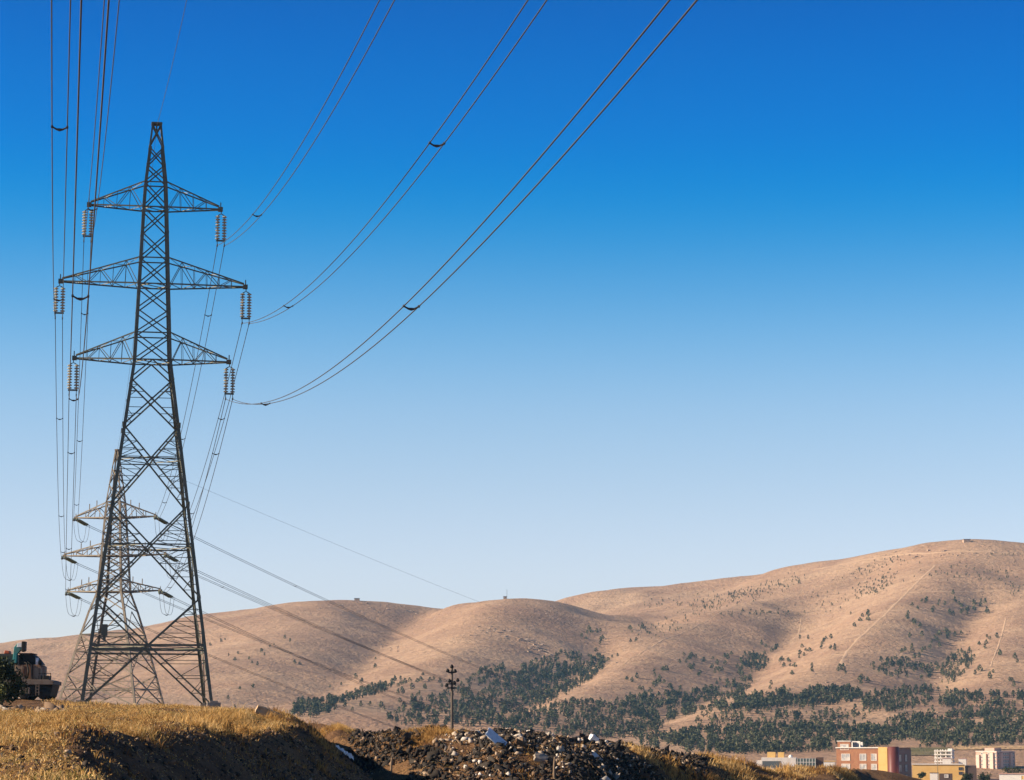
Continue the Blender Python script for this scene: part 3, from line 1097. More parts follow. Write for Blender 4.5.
rt = np.random.default_rng(21)
def poly_points(poly, n):
    P = np.array(poly, float)
    lo, hi = P.min(0), P.max(0)
    out = []
    while len(out) < n:
        q = lo + (hi - lo) * rt.random((n * 3, 2))
        ins = np.zeros(len(q), bool)
        for (x0, y0), (x1, y1) in zip(P, np.roll(P, -1, 0)):
            cond = ((y0 > q[:, 1]) != (y1 > q[:, 1])) & (q[:, 0] < (x1 - x0) * (q[:, 1] - y0) / (y1 - y0 + 1e-9) + x0)
            ins ^= cond
        out += list(q[ins])
    return out[:n]
def line_points(line, n, jx, jy):
    L = np.array(line, float)
    seg = np.r_[0, np.cumsum(np.hypot(*np.diff(L, axis=0).T))]
    t = rt.random(n) * seg[-1]
    return [(np.interp(a, seg, L[:, 0]) + rt.normal() * jx, np.interp(a, seg, L[:, 1]) + rt.normal() * jy) for a in t]

FOREST = [   # (outline in the picture, trees)
    ([(455, 690), (480, 672), (505, 664), (530, 672), (560, 668), (596, 660), (608, 664), (590, 682), (560, 698), (535, 712), (520, 728), (400, 728), (385, 722), (420, 700)], 900),
    ([(520, 668), (560, 655), (606, 657), (604, 672), (570, 694), (540, 706), (515, 700)], 420),
    ([(287, 716), (297, 702), (330, 700), (352, 696), (365, 690), (395, 684), (388, 692), (352, 702), (330, 714), (310, 720)], 240),
    ([(520, 716), (560, 704), (590, 702), (625, 712), (660, 722), (665, 730), (640, 740), (560, 738), (500, 732)], 480),
    ([(612, 703), (640, 697), (690, 693), (720, 690), (745, 676), (758, 682), (740, 697), (712, 708), (690, 716), (660, 724), (630, 716)], 520),
    ([(735, 699), (765, 695), (790, 692), (795, 700), (812, 690), (850, 690), (865, 697), (850, 704), (810, 708), (770, 710), (735, 712), (705, 712)], 560),
    ([(862, 697), (890, 692), (925, 690), (960, 694), (1000, 696), (1040, 694), (1040, 740), (1000, 742), (930, 742), (880, 742), (905, 722), (950, 716), (975, 712), (930, 706), (890, 714), (862, 710)], 1100),
    ([(640, 740), (700, 731), (750, 728), (800, 727), (850, 728), (890, 730), (890, 746), (850, 752), (760, 755), (690, 754), (640, 748)], 1150),
    ([(770, 716), (820, 712), (870, 712), (880, 720), (830, 722), (780, 724)], 40),
    ([(700, 715), (760, 710), (830, 712), (850, 724), (760, 727), (690, 727)], 110),
    ([(735, 668), (745, 656), (766, 655), (770, 663), (762, 672), (742, 676)], 90),
    ([(940, 684), (942, 668), (952, 655), (970, 652), (976, 660), (966, 674), (950, 688)], 90),
    ([(868, 668), (890, 660), (915, 662), (935, 670), (930, 680), (890, 678)], 70),
    ([(918, 740), (1040, 734), (1040, 745), (960, 748), (920, 750)], 160),
    ([(880, 725), (920, 712), (960, 718), (1000, 716), (1000, 735), (900, 738)], 160),
]
fp = []
for poly, n in FOREST:
    fp += poly_points(poly, int(n * 2.0))
# thin lines of scrub high on the slopes
SCRUB = [([(690, 612), (760, 592), (800, 579)], 260, 6, 3.2), ([(640, 634), (665, 628), (690, 622)], 60, 6, 4), ([(720, 616), (760, 613), (800, 615)], 60, 8, 1.5),
         ([(858, 595), (875, 588), (892, 577)], 130, 5, 4), ([(640, 606), (700, 600), (740, 594)], 70, 8, 3), ([(850, 576), (870, 572), (900, 562)], 60, 8, 3), ([(940, 570), (980, 572), (1024, 575)], 40, 12, 3),
         ([(985, 557), (1010, 556), (1030, 556)], 12, 5, 1), ([(1010, 588), (1024, 592)], 30, 5, 4), ([(820, 600), (850, 606)], 30, 10, 6), ([(930, 576), (1000, 576)], 40, 20, 4)]
sp = []
for L, n, jx, jy in SCRUB:
    sp += line_points(L, n, jx, jy)
protos = [tree_arrays(1.0, w, 100 + i, n) for i, (w, n) in enumerate([(.55, 32), (.5, 30), (.62, 34), (.45, 28), (.6, 32), (.75, 34)])]
def mass(name, pix, hmin, hmax, label, gap=None):
    pix = np.array(pix)
    if gap: pix = pix[fbm(pix[:, 0], pix[:, 1] * 1.6, 8.5, 3, 61) + rt.uniform(-.12, .12, len(pix)) > gap]
    XY, ok = rays_hill(pix)
    Z = HG(XY[:, 0], XY[:, 1])
    Vs, Ts, base = [], [], 0
    for (x, y), z in zip(XY, Z):
        V, T = protos[int(rt.integers(len(protos)))]
        h = hmin + (hmax - hmin) * rt.random() ** 1.4
        a = rt.uniform(0, 6.28)
        ca, sa = math.cos(a), math.sin(a)
        W = np.stack([(V[:, 0] * ca - V[:, 1] * sa) * h + x, (V[:, 0] * sa + V[:, 1] * ca) * h + y, V[:, 2] * h + z], 1)
        Vs.append(W); Ts.append(T + base); base += len(V)
    o = from_arrays(name, np.concatenate(Vs), np.concatenate(Ts), M['needles'])
    return tag(o, label, kind="stuff")
mass("forest", fp, 2.0, 4.6, "dark pine woods filling the valleys and the foot of the hills", -.26)
mass("scrub", sp, 1.3, 3.0, "thin dark scrub in lines high on the dry hillside")

# single trees scattered over the slopes
tree_meshes = []
for i, (V, T) in enumerate([tree_arrays(1.0, w, 300 + i, n) for i, (w, n) in enumerate([(.8, 60), (.95, 66), (.7, 56), (.85, 60), (1.05, 70)])]):
    me = bpy.data.meshes.new("pine_tree")
    me.from_pydata([tuple(v) for v in V], [], [tuple(t) for t in T])
    me.materials.append(M['needles'])
    tree_meshes.append(me)
SINGLES = [  # (label, group, picture places, number, jitter, height range)
    ("small dark pine scattered on the left hillside between the pylons and the low pine wood", "pines on the left hillside",
     [(225, 640), (238, 655), (252, 664), (262, 652), (240, 690), (228, 700), (270, 648), (290, 642), (330, 688), (355, 677), (375, 668), (365, 690), (380, 684), (395, 682), (345, 708), (370, 706), (400, 704), (412, 700), (384, 712), (300, 666)], 44, 7, (2.2, 4.0)),
    ("small dark pine on the sunlit spur left of the thin utility pole", "pines left of the utility pole",
     [(405, 685), (417, 683), (430, 682), (440, 684), (412, 690), (398, 694), (425, 690), (392, 684)], 18, 5, (2.4, 4.2)),
    ("small pine at the head of the wooded valley right of the bare rounded summit", "pines at the valley head",
     [(590, 632), (597, 634), (603, 640), (600, 660), (608, 662), (612, 658), (596, 652), (586, 640), (630, 630), (636, 642), (650, 634)], 26, 5, (2.6, 4.4)),
    ("lone dark pine on the broad bare slope below the long bright ridge", "pines on the broad middle slope",
     [(655, 676), (668, 672), (664, 684), (692, 672), (700, 676), (690, 660), (704, 664), (712, 668), (726, 658), (728, 660), (650, 694), (672, 690), (720, 682), (740, 676), (632, 682), (722, 672), (684, 656), (660, 680), (706, 690), (745, 668), (640, 690), (680, 664)], 62, 5, (2.8, 4.8)),
    ("small dark pine along the dry gully between the two bright ridges", "pines along the dry gully",
     [(766, 648), (776, 650), (782, 662), (790, 668), (800, 656), (806, 652), (822, 645), (826, 640), (835, 648), (860, 622), (868, 616), (792, 675), (812, 672), (800, 640), (770, 690), (756, 660), (784, 690)], 46, 5, (2.8, 4.8)),
    ("dark pine dotted on the right hillside below the straight dirt track", "pines on the right hillside",
     [(908, 620), (915, 626), (918, 610), (926, 603), (932, 612), (945, 606), (950, 616), (955, 602), (962, 608), (968, 612), (975, 606), (985, 604), (988, 614), (955, 637), (948, 637), (935, 640), (922, 638), (990, 640), (997, 638), (985, 650), (905, 652), (912, 650), (925, 652), (930, 650), (940, 648), (915, 660), (888, 664), (892, 668), (902, 668), (920, 668), (928, 672), (936, 666), (980, 672), (990, 680), (1010, 684), (1014, 688), (860, 682), (868, 684), (838, 672), (843, 671), (1015, 660), (1000, 656), (900, 676), (880, 672)], 104, 6, (2.8, 5.2)),
]
ntree = 0
for label, group, spots, n, jit, (h0, h1) in SINGLES:
    pix = []
    while len(pix) < n:
        a, b = spots[len(pix) % len(spots)]
        k = 0 if len(pix) < len(spots) else 1
        pix.append((a + rt.normal() * jit * k, b + rt.normal() * jit * .6 * k))
    XY, ok = rays_hill(pix)
    for x, y in XY:
        o = bpy.data.objects.new("pine_tree", tree_meshes[int(rt.integers(len(tree_meshes)))])
        h = rt.uniform(h0, h1)
        o.location = (x, y, float(HG(np.array([x]), np.array([y]))[0]))
        o.scale = (h, h, h * rt.uniform(.85, 1.1))
        o.rotation_euler = (0, 0, rt.uniform(0, 6.28))
        col.objects.link(o)
        tag(o, label, "tree", group)
        ntree += 1

# dirt tracks, a painted bright crest line and rocks on the slopes
M['track'] = mat_layers("pale_track_and_lit_crest", (0.46, 0.325, 0.22), [((0.38, 0.26, 0.17), 0.08, 0.4, 0.6, 0.7)], rough=0.95, spec=0.1)
M['rock'] = mat_layers("pale_rock", (0.45, 0.34, 0.25), [((0.28, 0.20, 0.15), 0.5, 0.45, 0.6, 0.8)], rough=0.9, spec=0.1)
def track(pixline, width):
    L = np.array(pixline, float)
    seg = np.r_[0, np.cumsum(np.hypot(*np.diff(L, axis=0).T))]
    t = np.linspace(0, seg[-1], int(seg[-1] / 2) + 2)
    XY, ok = rays_hill(np.stack([np.interp(t, seg, L[:, 0]), np.interp(t, seg, L[:, 1])], 1))
    k = np.ones(5) / 5
    if len(XY) > 8:
        P = np.pad(XY, ((2, 2), (0, 0)), mode='edge')
        XY = np.stack([np.convolve(P[:, 0], k, 'valid'), np.convolve(P[:, 1], k, 'valid')], 1)
    d = np.gradient(XY, axis=0)
    d /= np.linalg.norm(d, axis=1)[:, None] + 1e-9
    nrm = np.stack([-d[:, 1], d[:, 0]], 1)
    V, Fc = [], []
    for i in range(len(XY)):
        w = width * rt.uniform(.7, 1.2)
        for e in (-1, -.33, .33, 1):
            q = XY[i] + nrm[i] * e * w / 2
            V.append((q[0], q[1], float(far_z(np.array([q[0]]), np.array([q[1]]))[0]) + .22 - .2 * (abs(e) == 1)))
    for i in range(len(XY) - 1):
        for e in range(3):
            Fc.append((i * 4 + e, i * 4 + e + 1, i * 4 + 5 + e, i * 4 + 4 + e))
    return tag(from_arrays("track_crest_ribbon", V, Fc, M['track'], smooth=True), kind="structure")
track([(936, 565), (908, 592), (880, 620), (858, 640), (845, 655), (838, 672)], 3)
track([(908, 593), (940, 593), (980, 593), (1014, 592)], 3.2)
track([(806, 578), (766, 597), (736, 606), (712, 618), (690, 631), (664, 640), (642, 653), (622, 665)], 1.5)  # pale ribbon painting the bright sunlit crest line of the second spur
track([(556, 657), (530, 644), (505, 634), (488, 628)], 1.2)
track([(1006, 618), (1003, 632), (998, 648), (990, 668)], 1.4)
track([(802, 618), (799, 633), (792, 642)], 2)
track([(815, 570), (860, 561), (910, 555), (960, 552), (1024, 554)], 4)
M['field'] = mat_layers("dark_field", (0.13, 0.12, 0.06), [((0.20, 0.16, 0.09), 0.06, 0.4, 0.6, 0.8)], rough=0.95, spec=0.1)
M['pale_field'] = mat_layers("stubble_field", (0.52, 0.36, 0.20), [((0.42, 0.28, 0.16), 0.05, 0.4, 0.6, 0.8)], rough=0.95, spec=0.1)
def field(x0, x1, y0, y1, m):
    gx, gy = np.linspace(x0, x1, 24), np.linspace(y0, y1, 12)
    P = np.array([(a, b) for b in gy for a in gx])
    XY, ok = rays_hill(P)
    if not ok.all(): return
    V = [(a, b, float(far_z(np.array([a]), np.array([b]))[0]) + .35) for a, b in XY]
    Fq = [(j * 24 + i, j * 24 + i + 1, j * 24 + 25 + i, j * 24 + 24 + i) for j in range(11) for i in range(23)]
    tag(from_arrays("field", V, Fq, m, smooth=True), kind="structure")
field(900, 950, 748.5, 757, M['field'])
field(952, 1040, 746.5, 751, M['pale_field'])
rv, rf = [], []
def rocks(line, n, jx, jy, smin, smax):
    XY, ok = rays_hill(line_points(line, n, jx, jy))
    for (x, y) in XY:
        z = float(HG(np.array([x]), np.array([y]))[0])
        s_ = rt.uniform(smin, smax)
        b = len(rv)
        c = [(sx, sy, sz) for sx in (-1, 1) for sy in (-1, 1) for sz in (-.4, 1)]
        for q in c:
            rv.append((x + q[0] * s_ * rt.uniform(.5, 1.3), y + q[1] * s_ * rt.uniform(.5, 1.2), z + q[2] * s_ * rt.uniform(.3, .8)))
        for f in [(0, 1, 3, 2), (4, 6, 7, 5), (0, 4, 5, 1), (2, 3, 7, 6), (0, 2, 6, 4), (1, 5, 7, 3)]:
            rf.append(tuple(b + i for i in f))
rocks([(486, 628), (505, 634), (530, 644), (552, 656)], 70, 4, 2, .6, 1.9)
rocks([(460, 640), (478, 634)], 14, 5, 4, .5, 1.4)
rocks([(375, 646), (395, 650)], 14, 6, 3, .5, 1.2)
rocks([(330, 607), (410, 612)], 24, 20, 2, .5, 1.4)
rocks([(900, 556), (1020, 556)], 50, 30, 3, .5, 1.6)
rocks([(700, 660), (1000, 660)], 60, 100, 30, .4, 1.1)
tag(from_arrays("rocks", rv, rf, M['rock']), "pale rock outcrops strewn across the dry hillsides", kind="stuff")

# ------------------------------------------------------------------ grass, stones and rubble
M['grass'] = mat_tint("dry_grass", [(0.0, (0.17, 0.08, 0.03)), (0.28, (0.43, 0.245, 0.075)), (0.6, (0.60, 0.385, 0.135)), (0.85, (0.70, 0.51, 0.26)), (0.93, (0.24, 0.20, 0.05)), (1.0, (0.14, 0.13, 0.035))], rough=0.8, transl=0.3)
M['rubble'] = mat_tint("broken_rubble", [(0.0, (0.022, 0.020, 0.020)), (0.42, (0.05, 0.042, 0.036)), (0.55, (0.15, 0.095, 0.06)), (0.72, (0.33, 0.25, 0.18)), (0.88, (0.45, 0.41, 0.36)), (1.0, (0.68, 0.68, 0.68))], rough=0.9)
rg = np.random.default_rng(5)
def blades(x, y, h, tint, width=.022):
    """bent grass blades as two-triangle strips, rooted on the ground"""
    n = len(x)
    z = near_z(x, y) - .02
    a = rg.uniform(0, 6.283, n)
    lean = rg.uniform(.1, 1.1, n) * h
    la = rg.uniform(0, 6.283, n)
    w = width * rg.uniform(.6, 1.4, n)
    dx, dy = np.cos(a) * w / 2, np.sin(a) * w / 2
    lx, ly = np.cos(la) * lean, np.sin(la) * lean
    V = np.empty((n, 5, 3))
    V[:, 0] = np.stack([x - dx, y - dy, z], 1)
    V[:, 1] = np.stack([x + dx, y + dy, z], 1)
    V[:, 2] = np.stack([x + lx * .35 + dx * .8, y + ly * .35 + dy * .8, z + h * .6], 1)
    V[:, 3] = np.stack([x + lx * .35 - dx * .8, y + ly * .35 - dy * .8, z + h * .6], 1)
    V[:, 4] = np.stack([x + lx, y + ly, z + h], 1)
    b = np.arange(n)[:, None] * 5
    T = np.concatenate([b + np.array([[0, 1, 2]]), b + np.array([[0, 2, 3]]), b + np.array([[3, 2, 4]])])
    return V.reshape(-1, 3), T, np.repeat(tint, 5)
def seeds(n, box, keep):
    out = np.zeros((0, 2))
    while len(out) < n:
        q = np.stack([rg.uniform(box[0], box[1], n), rg.uniform(box[2], box[3], n)], 1)
        out = np.concatenate([out, q[keep(q[:, 0], q[:, 1])]])
    return out[:n]
TRACK_ = lambda x, y: (512 + F * x / (y * CP) < 46) & (y > 74) & (y < 150)
def inview(x, y, m=60):
    px = 512 + F * x / (y * CP)
    return (px > -m) & (px < 1024 + m) & ~((m == 60) & TRACK_(x, y))
GV, GT, GC, gb = [], [], [], 0
def grow(nclump, per, box, keep, hmin, hmax, spread=.12, width=.022, tlo=0.0, thi=1.0):
    global gb
    c = seeds(nclump, box, keep)
    hc = rg.uniform(hmin, hmax, nclump)
    pn = fbm(c[:, 0], c[:, 1] * .6, 1.5, 3, 19)
    hc *= np.clip(1 + 1.1 * fbm(c[:, 0], c[:, 1] * .6, 2.3, 2, 29), .35, 2.0)
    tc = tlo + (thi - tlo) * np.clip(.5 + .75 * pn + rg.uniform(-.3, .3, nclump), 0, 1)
    k = np.repeat(np.arange(nclump), per)
    x = c[k, 0] + rg.normal(0, spread, len(k))
    y = c[k, 1] + rg.normal(0, spread * 1.3, len(k))
    h = hc[k] * rg.uniform(.45, 1.15, len(k))
    t = np.clip(tc[k] + rg.normal(0, .08, len(k)), 0, 1)
    V, T, C = blades(x, y, h, t, width)
    GV.append(V); GT.append(T + gb); GC.append(C); gb += len(V)
r2d0 = lambda x: np.interp(x, R2[0], R2[1])
sdf = lambda x, y: x - np.interp(y, [a for a, _ in LIP1], [b for _, b in LIP1])
patch = lambda x, y, sc, th: fbm(x, y * .7, sc, 3, 77) > th
# turf on the mound, its edge and the plateau behind
grow(9000, 14, (-19, -3, 20, 90), lambda x, y: inview(x, y) & (sdf(x, y) < .25) & patch(x, y, 2.2, -.10), .04, .14, .15, .012)
grow(3200, 12, (-19, -3, 24, 92), lambda x, y: inview(x, y) & (sdf(x, y) < .12) & (sdf(x, y) > -3.0), .04, .17, width=.013, thi=.9)
grow(2200, 9, (-34, -8, 88, 190), lambda x, y: inview(x, y) & (sdf(x, y) < -.3) & patch(x, y, 4, -.1), .06, .22, .2, .035, .2, .88)
grow(420, 16, (-10, -3, 55, 92), lambda x, y: inview(x, y) & (np.abs(sdf(x, y) + .7) < .8) & patch(x, y, 1.5, .12), .15, .38, .1, tlo=.1, thi=.85)
grow(2600, 5, (-19, -3, 20, 92), lambda x, y: inview(x, y) & (sdf(x, y) < .4), .05, .15, .05, .022, 0, .3)
# dry leaves, seed heads and litter among the blades
def litter(n, box, keep, size, hmax):
    global gb
    c = seeds(n, box, keep)
    z = near_z(c[:, 0], c[:, 1]) + rg.uniform(0, hmax, n) ** 1.0
    P0 = np.stack([c[:, 0], c[:, 1], z], 1)
    u = rg.normal(size=(n, 3)); u /= np.linalg.norm(u, axis=1)[:, None]
    w = np.cross(u, rg.normal(size=(n, 3))); w /= np.linalg.norm(w, axis=1)[:, None]
    s_ = (size * rg.uniform(.4, 1.6, n))[:, None]
    V = np.stack([P0 + u * s_, P0 + w * s_ * .6, P0 - u * s_], 1).reshape(-1, 3)
    T = np.arange(n * 3).reshape(-1, 3)
    GV.append(V); GT.append(T + gb); GC.append(np.repeat(rg.beta(.7, .8, n), 3)); gb += len(V)
litter(60000, (-19, -3, 20, 92), lambda x, y: inview(x, y) & (sdf(x, y) < .3), .022, .14)
litter(16000, (-8, 2, 26, 95), lambda x, y: inview(x, y) & (sdf(x, y) > 0) & (sdf(x, y) < 4), .022, .08)
litter(16000, (-8, 9, 92, 122), lambda x, y: (r2d0(x) - y > -1) & (r2d0(x) - y < 16), .03, .1)
# sparse weeds on the shaded face and a lit fringe towards its far end
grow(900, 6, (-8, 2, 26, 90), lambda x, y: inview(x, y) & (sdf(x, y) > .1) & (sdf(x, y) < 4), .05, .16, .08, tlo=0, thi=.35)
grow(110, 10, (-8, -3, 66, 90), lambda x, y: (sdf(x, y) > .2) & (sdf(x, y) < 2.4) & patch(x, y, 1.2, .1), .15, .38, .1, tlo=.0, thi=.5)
# rubble heap crest and right-hand banks
r2d = lambda x: np.interp(x, R2[0], R2[1])
r3d = lambda x: np.interp(x, R3[0], R3[1])
grow(600, 12, (-11, -2, 100, 128), lambda x, y: (r2d(x) - y > -2) & (r2d(x) - y < 6) & patch(x, y, 2, .05), .10, .32, .14, .026, .0, .7)
grow(330, 10, (-6, 6, 92, 116), lambda x, y: (r2d(x) - y > 1) & (r2d(x) - y < 20) & patch(x, y, 2.5, .12), .08, .26, .14, .026, .0, .5)
grow(1500, 12, (5, 16, 108, 135), lambda x, y: (r2d(x) - y > -2) & (r2d(x) - y < 16) & patch(x, y, 2.5, -.1), .10, .34, .16, .03, .05, .8)
grow(1500, 12, (12, 27, 160, 182), lambda x, y: (r3d(x) - y > -2) & (r3d(x) - y < 16) & patch(x, y, 3.5, -.1) & (x < 25), .10, .34, .2, .04, .1, .85)
tag(from_arrays("grass", np.concatenate(GV), np.concatenate(GT), M['grass'], tint=np.concatenate(GC)), "dry golden grass and weeds covering the earth mounds", kind="stuff")

CH_F = [(0, 1, 3, 2), (4, 6, 7, 5), (0, 4, 5, 1), (2, 3, 7, 6), (0, 2, 6, 4), (1, 5, 7, 3)]
CUBE = np.array([(a, b, c) for a in (-1, 1) for b in (-1, 1) for c in (-1, 1)], float)
def chunks(name, P, size, tint, flat, label):
    n = len(P)
    z = near_z(P[:, 0], P[:, 1])
    J = CUBE[None] * rg.uniform(.55, 1.25, (n, 8, 3)) + rg.normal(0, .12, (n, 8, 3))
    S = np.stack([size * rg.uniform(.6, 1.5, n), size * rg.uniform(.5, 1.2, n), size * rg.uniform(.35, .9, n) * flat], 1) / 2
    J = J * S[:, None]
    q = rg.normal(size=(n, 4)); q[:, 1:3] *= .6
    q /= np.linalg.norm(q, axis=1)[:, None]
    w, x, y, zq = q.T
    R = np.stack([np.stack([1 - 2 * (y * y + zq * zq), 2 * (x * y - zq * w), 2 * (x * zq + y * w)], -1),
                  np.stack([2 * (x * y + zq * w), 1 - 2 * (x * x + zq * zq), 2 * (y * zq - x * w)], -1),
                  np.stack([2 * (x * zq - y * w), 2 * (y * zq + x * w), 1 - 2 * (x * x + y * y)], -1)], 1)
    W = np.einsum('nij,nkj->nki', R, J) + np.stack([P[:, 0], P[:, 1], z + size * .12], 1)[:, None]
    b = np.arange(n)[:, None, None] * 8
    Fc = (b + np.array(CH_F)[None]).reshape(-1, 4)
    return tag(from_arrays(name, W.reshape(-1, 3), Fc, M['rubble'], tint=np.repeat(tint, 8)), label, kind="stuff")
nR = 15000
P = seeds(nR, (-7.5, 9.5, 86, 128), lambda x, y: (r2d(x) - y > -1.2) & (r2d(x) - y < 3 + 16 * rg.random(len(x))) & (fbm(x, y * .5, 3.0, 2, 91) > -.25 - .1))
sz = np.clip(np.exp(rg.normal(-2.35, .5, nR)), .04, .30)
left_ = P[:, 0] < -3.0
flat_ = rg.random(nR) < .42
sz = np.where(flat_, sz * 1.5, sz * .85)
chunks("rubble", P, sz, np.where(left_, rg.beta(.8, 3.0, nR), np.clip(rg.beta(.75, 1.9, nR), 0, 1)), np.where(flat_, .16, .9), "heap of dark and pale building rubble spread over the bank")
nS = 420
P = seeds(nS, (-3.2, 5.5, 92, 122), lambda x, y: (r2d(x) - y > -.8) & (r2d(x) - y < 1.2 + 9 * rg.random(len(x)) ** 3) & (fbm(x, y * .6, 1.3, 2, 93) > -.05))
chunks("rubble", P, np.clip(np.exp(rg.normal(-1.95, .5, nS)), .05, .34), rg.uniform(.62, .94, nS), np.where(rg.random(nS) < .5, .3, .8), "pale broken concrete and plaster strewn along the rubble crest")
nS = 5200
P = seeds(nS, (-12, 0, 22, 95), lambda x, y: inview(x, y) & (sdf(x, y) > -1.5) & (sdf(x, y) < 4.5))
chunks("stones", P, np.clip(np.exp(rg.normal(-3.3, .5, nS)), .015, .12), np.clip(rg.beta(1.6, 2.4, nS), 0, .72), np.ones(nS), "small stones and clods scattered over the mound")
nS = 3000
P = seeds(nS, (-8, 0, 26, 95), lambda x, y: inview(x, y) & (sdf(x, y) > -.1) & (sdf(x, y) < 4.5))
chunks("stones", P, np.clip(np.exp(rg.normal(-3.0, .5, nS)) * np.clip(P[:, 1] / 60, .4, 1.2), .015, .16), rg.uniform(.30, .60, nS), np.ones(nS), "brown clods and broken earth on the shaded side of the mound")
nS = 300
P = seeds(nS, (-17, -9, 76, 92), lambda x, y: inview(x, y, 10) & (np.abs(512 + F * x / y - 36) < 30))
chunks("stones", P, np.clip(np.exp(rg.normal(-2.0, .5, nS)), .05, .4), rg.uniform(.55, .9, nS), np.ones(nS), "heaped pale stones in front of the parked machine")

def on_ground(px, py, y0, y1):
    """where the ray of a pixel meets the near ground"""
    Y = np.arange(y0, y1, .1)
    d = unproj(px, py, 1.0)
    z = near_z(d[0] * Y, Y)
    k = np.nonzero(d[2] * Y <= z)[0]
    y = Y[k[0]] if len(k) else y1
    return np.array([d[0] * y, y, ground_z(d[0] * y, y)])

def lump(name, label, cat, c, size, mat, seed, rot=(0, 0, 0), n=2):
    """one broken stone or block : a bevelled, chipped box"""
    r = random.Random(seed)
    bm = bmesh.new()
    bmesh.ops.create_cube(bm, size=1.0)
    bmesh.ops.subdivide_edges(bm, edges=bm.edges, cuts=n, use_grid_fill=True)
    for v in bm.verts:
        k = max(abs(v.co.x), abs(v.co.y), abs(v.co.z))
        v.co = v.co * (1 - .18 * (v.co.length - .5)) + Vector((r.gauss(0, .04), r.gauss(0, .04), r.gauss(0, .04)))
        v.co = Vector((v.co.x * size[0], v.co.y * size[1], v.co.z * size[2]))
    me = bpy.data.meshes.new(name)
    bm.to_mesh(me); bm.free()
    me.materials.append(mat)
    o = bpy.data.objects.new(name, me)
    col.objects.link(o)
    o.location = tuple(c); o.rotation_euler = rot
    return tag(o, label, cat)
M['white'] = mat_layers("white_plastic", (0.78, 0.78, 0.78), [((0.55, 0.53, 0.50), 4.0, 0.5, 0.65, 0.7)], rough=0.6)
M['foam'] = mat_layers("pale_blue_foam", (0.62, 0.69, 0.78), [((0.42, 0.50, 0.60), 5.0, 0.5, 0.65, 0.6)], rough=0.7)
M['tan_rock'] = mat_layers("tan_stone", (0.46, 0.33, 0.20), [((0.28, 0.19, 0.12), 6.0, 0.45, 0.62, 0.8)], rough=0.9)
M['dark_wood'] = mat_layers("dark_timber", (0.10, 0.08, 0.065), [], rough=0.9)
M['wood'] = mat_layers("grey_wood", (0.22, 0.16, 0.11), [], rough=0.9)
c = on_ground(496, 744, 90, 114) + np.array([0, -.15, .2])
lump("foam_sheet", "pale blue foam sheet tipped on the rubble heap right of the utility pole", "sheet", c, (1.0, .5, .07), M['foam'], 1, (math.radians(48), math.radians(40), .15))
c = on_ground(594, 743, 95, 116) + np.array([0, 0, .16])
lump("white_block", "small white block lying on the dark right end of the rubble heap", "block", c, (.42, .3, .34), M['white'], 2, (.3, .5, .4))
c = on_ground(495, 728.5, 100, 116) + np.array([0, 0, .1])
lump("concrete_lump", "pale concrete lump on the crest of the rubble heap above the foam sheet", "rubble block", c, (.75, .5, .3), M['concrete'], 3, (.1, .2, .3))
c = on_ground(467, 729, 100, 116) + np.array([0, 0, .18])
lump("concrete_lump", "pale concrete lump on the rubble crest just right of the utility pole", "rubble block", c, (.42, .32, .26), M['concrete'], 4, (.3, .1, .9))
c = on_ground(453, 731, 100, 117) + np.array([0, 0, .1])
lump("concrete_lump", "low pale concrete lump at the foot of the utility pole in view", "rubble block", c, (.55, .4, .25), M['concrete'], 5, (.0, .2, .2))
c = on_ground(541, 761, 80, 116) + np.array([0, 0, .1])
lump("concrete_lump", "broken tan slab leaning low on the middle of the rubble slope", "rubble block", c, (.6, .5, .22), M['concrete'], 6, (.6, .3, .2))
c = on_ground(268, 717, 60, 84) + np.array([0, 0, .12])
lump("boulder", "flat tan boulder on the right shoulder of the grassy mound", "rock", c, (.85, .5, .26), M['tan_rock'], 7, (.1, .35, .2))
for k, (px, py, l) in enumerate([(560, 745, "dark upright slab half buried in the rubble near its centre"), (520, 747, "brown broken block beside the pale blue foam sheet")]):
    c = on_ground(px, py, 90, 116) + np.array([0, 0, .1])
    lump("concrete_lump", l, "rubble block", c, (.5, .35, .3), M['soil'], 20 + k, (.4 * k, .5, .2))
# a crumpled white bag on the bank
c = on_ground(344, 755, 66, 95)
bm = bmesh.new()
bmesh.ops.create_grid(bm, x_segments=14, y_segments=9, size=.5)
for v in bm.verts:
    q = v.co * 1.0
    v.co = Vector((q.x * .75, q.y * .5, .16 * abs(mnoise.noise(q * 4.5)) + .09 * abs(mnoise.noise(q * 11)) + .10 * (1 - 2 * abs(q.y)) - .35 * q.x))
bmesh.ops.solidify(bm, geom=bm.faces[:], thickness=.008)
me = bpy.data.meshes.new("plastic_bag"); bm.to_mesh(me); bm.free()
me.materials.append(M['white'])
o = bpy.data.objects.new("plastic_bag", me); col.objects.link(o)
o.location = (c[0], c[1], c[2] + .05); o.rotation_euler = (.2, .15, .2)
tag(o, "crumpled white plastic bag on the shaded side of the grassy mound", "bag")
for px, py, h, l in [(554, 779, .9, "short dark wooden stake standing below the rubble slope"), (391, 776, .75, "pale stake standing in the shade between the mound and the rubble")]:
    c = on_ground(px, py, 55, 112)
    mb = MB()
    mb.tube([tuple(c + np.array([0, 0, -.2])), tuple(c + np.array([.01, 0, h * .6])), tuple(c + np.array([.04, 0, h]))], [.06, .05, .04], 7)
    tag(mb.build("stake", M['wood']), l, "stake")

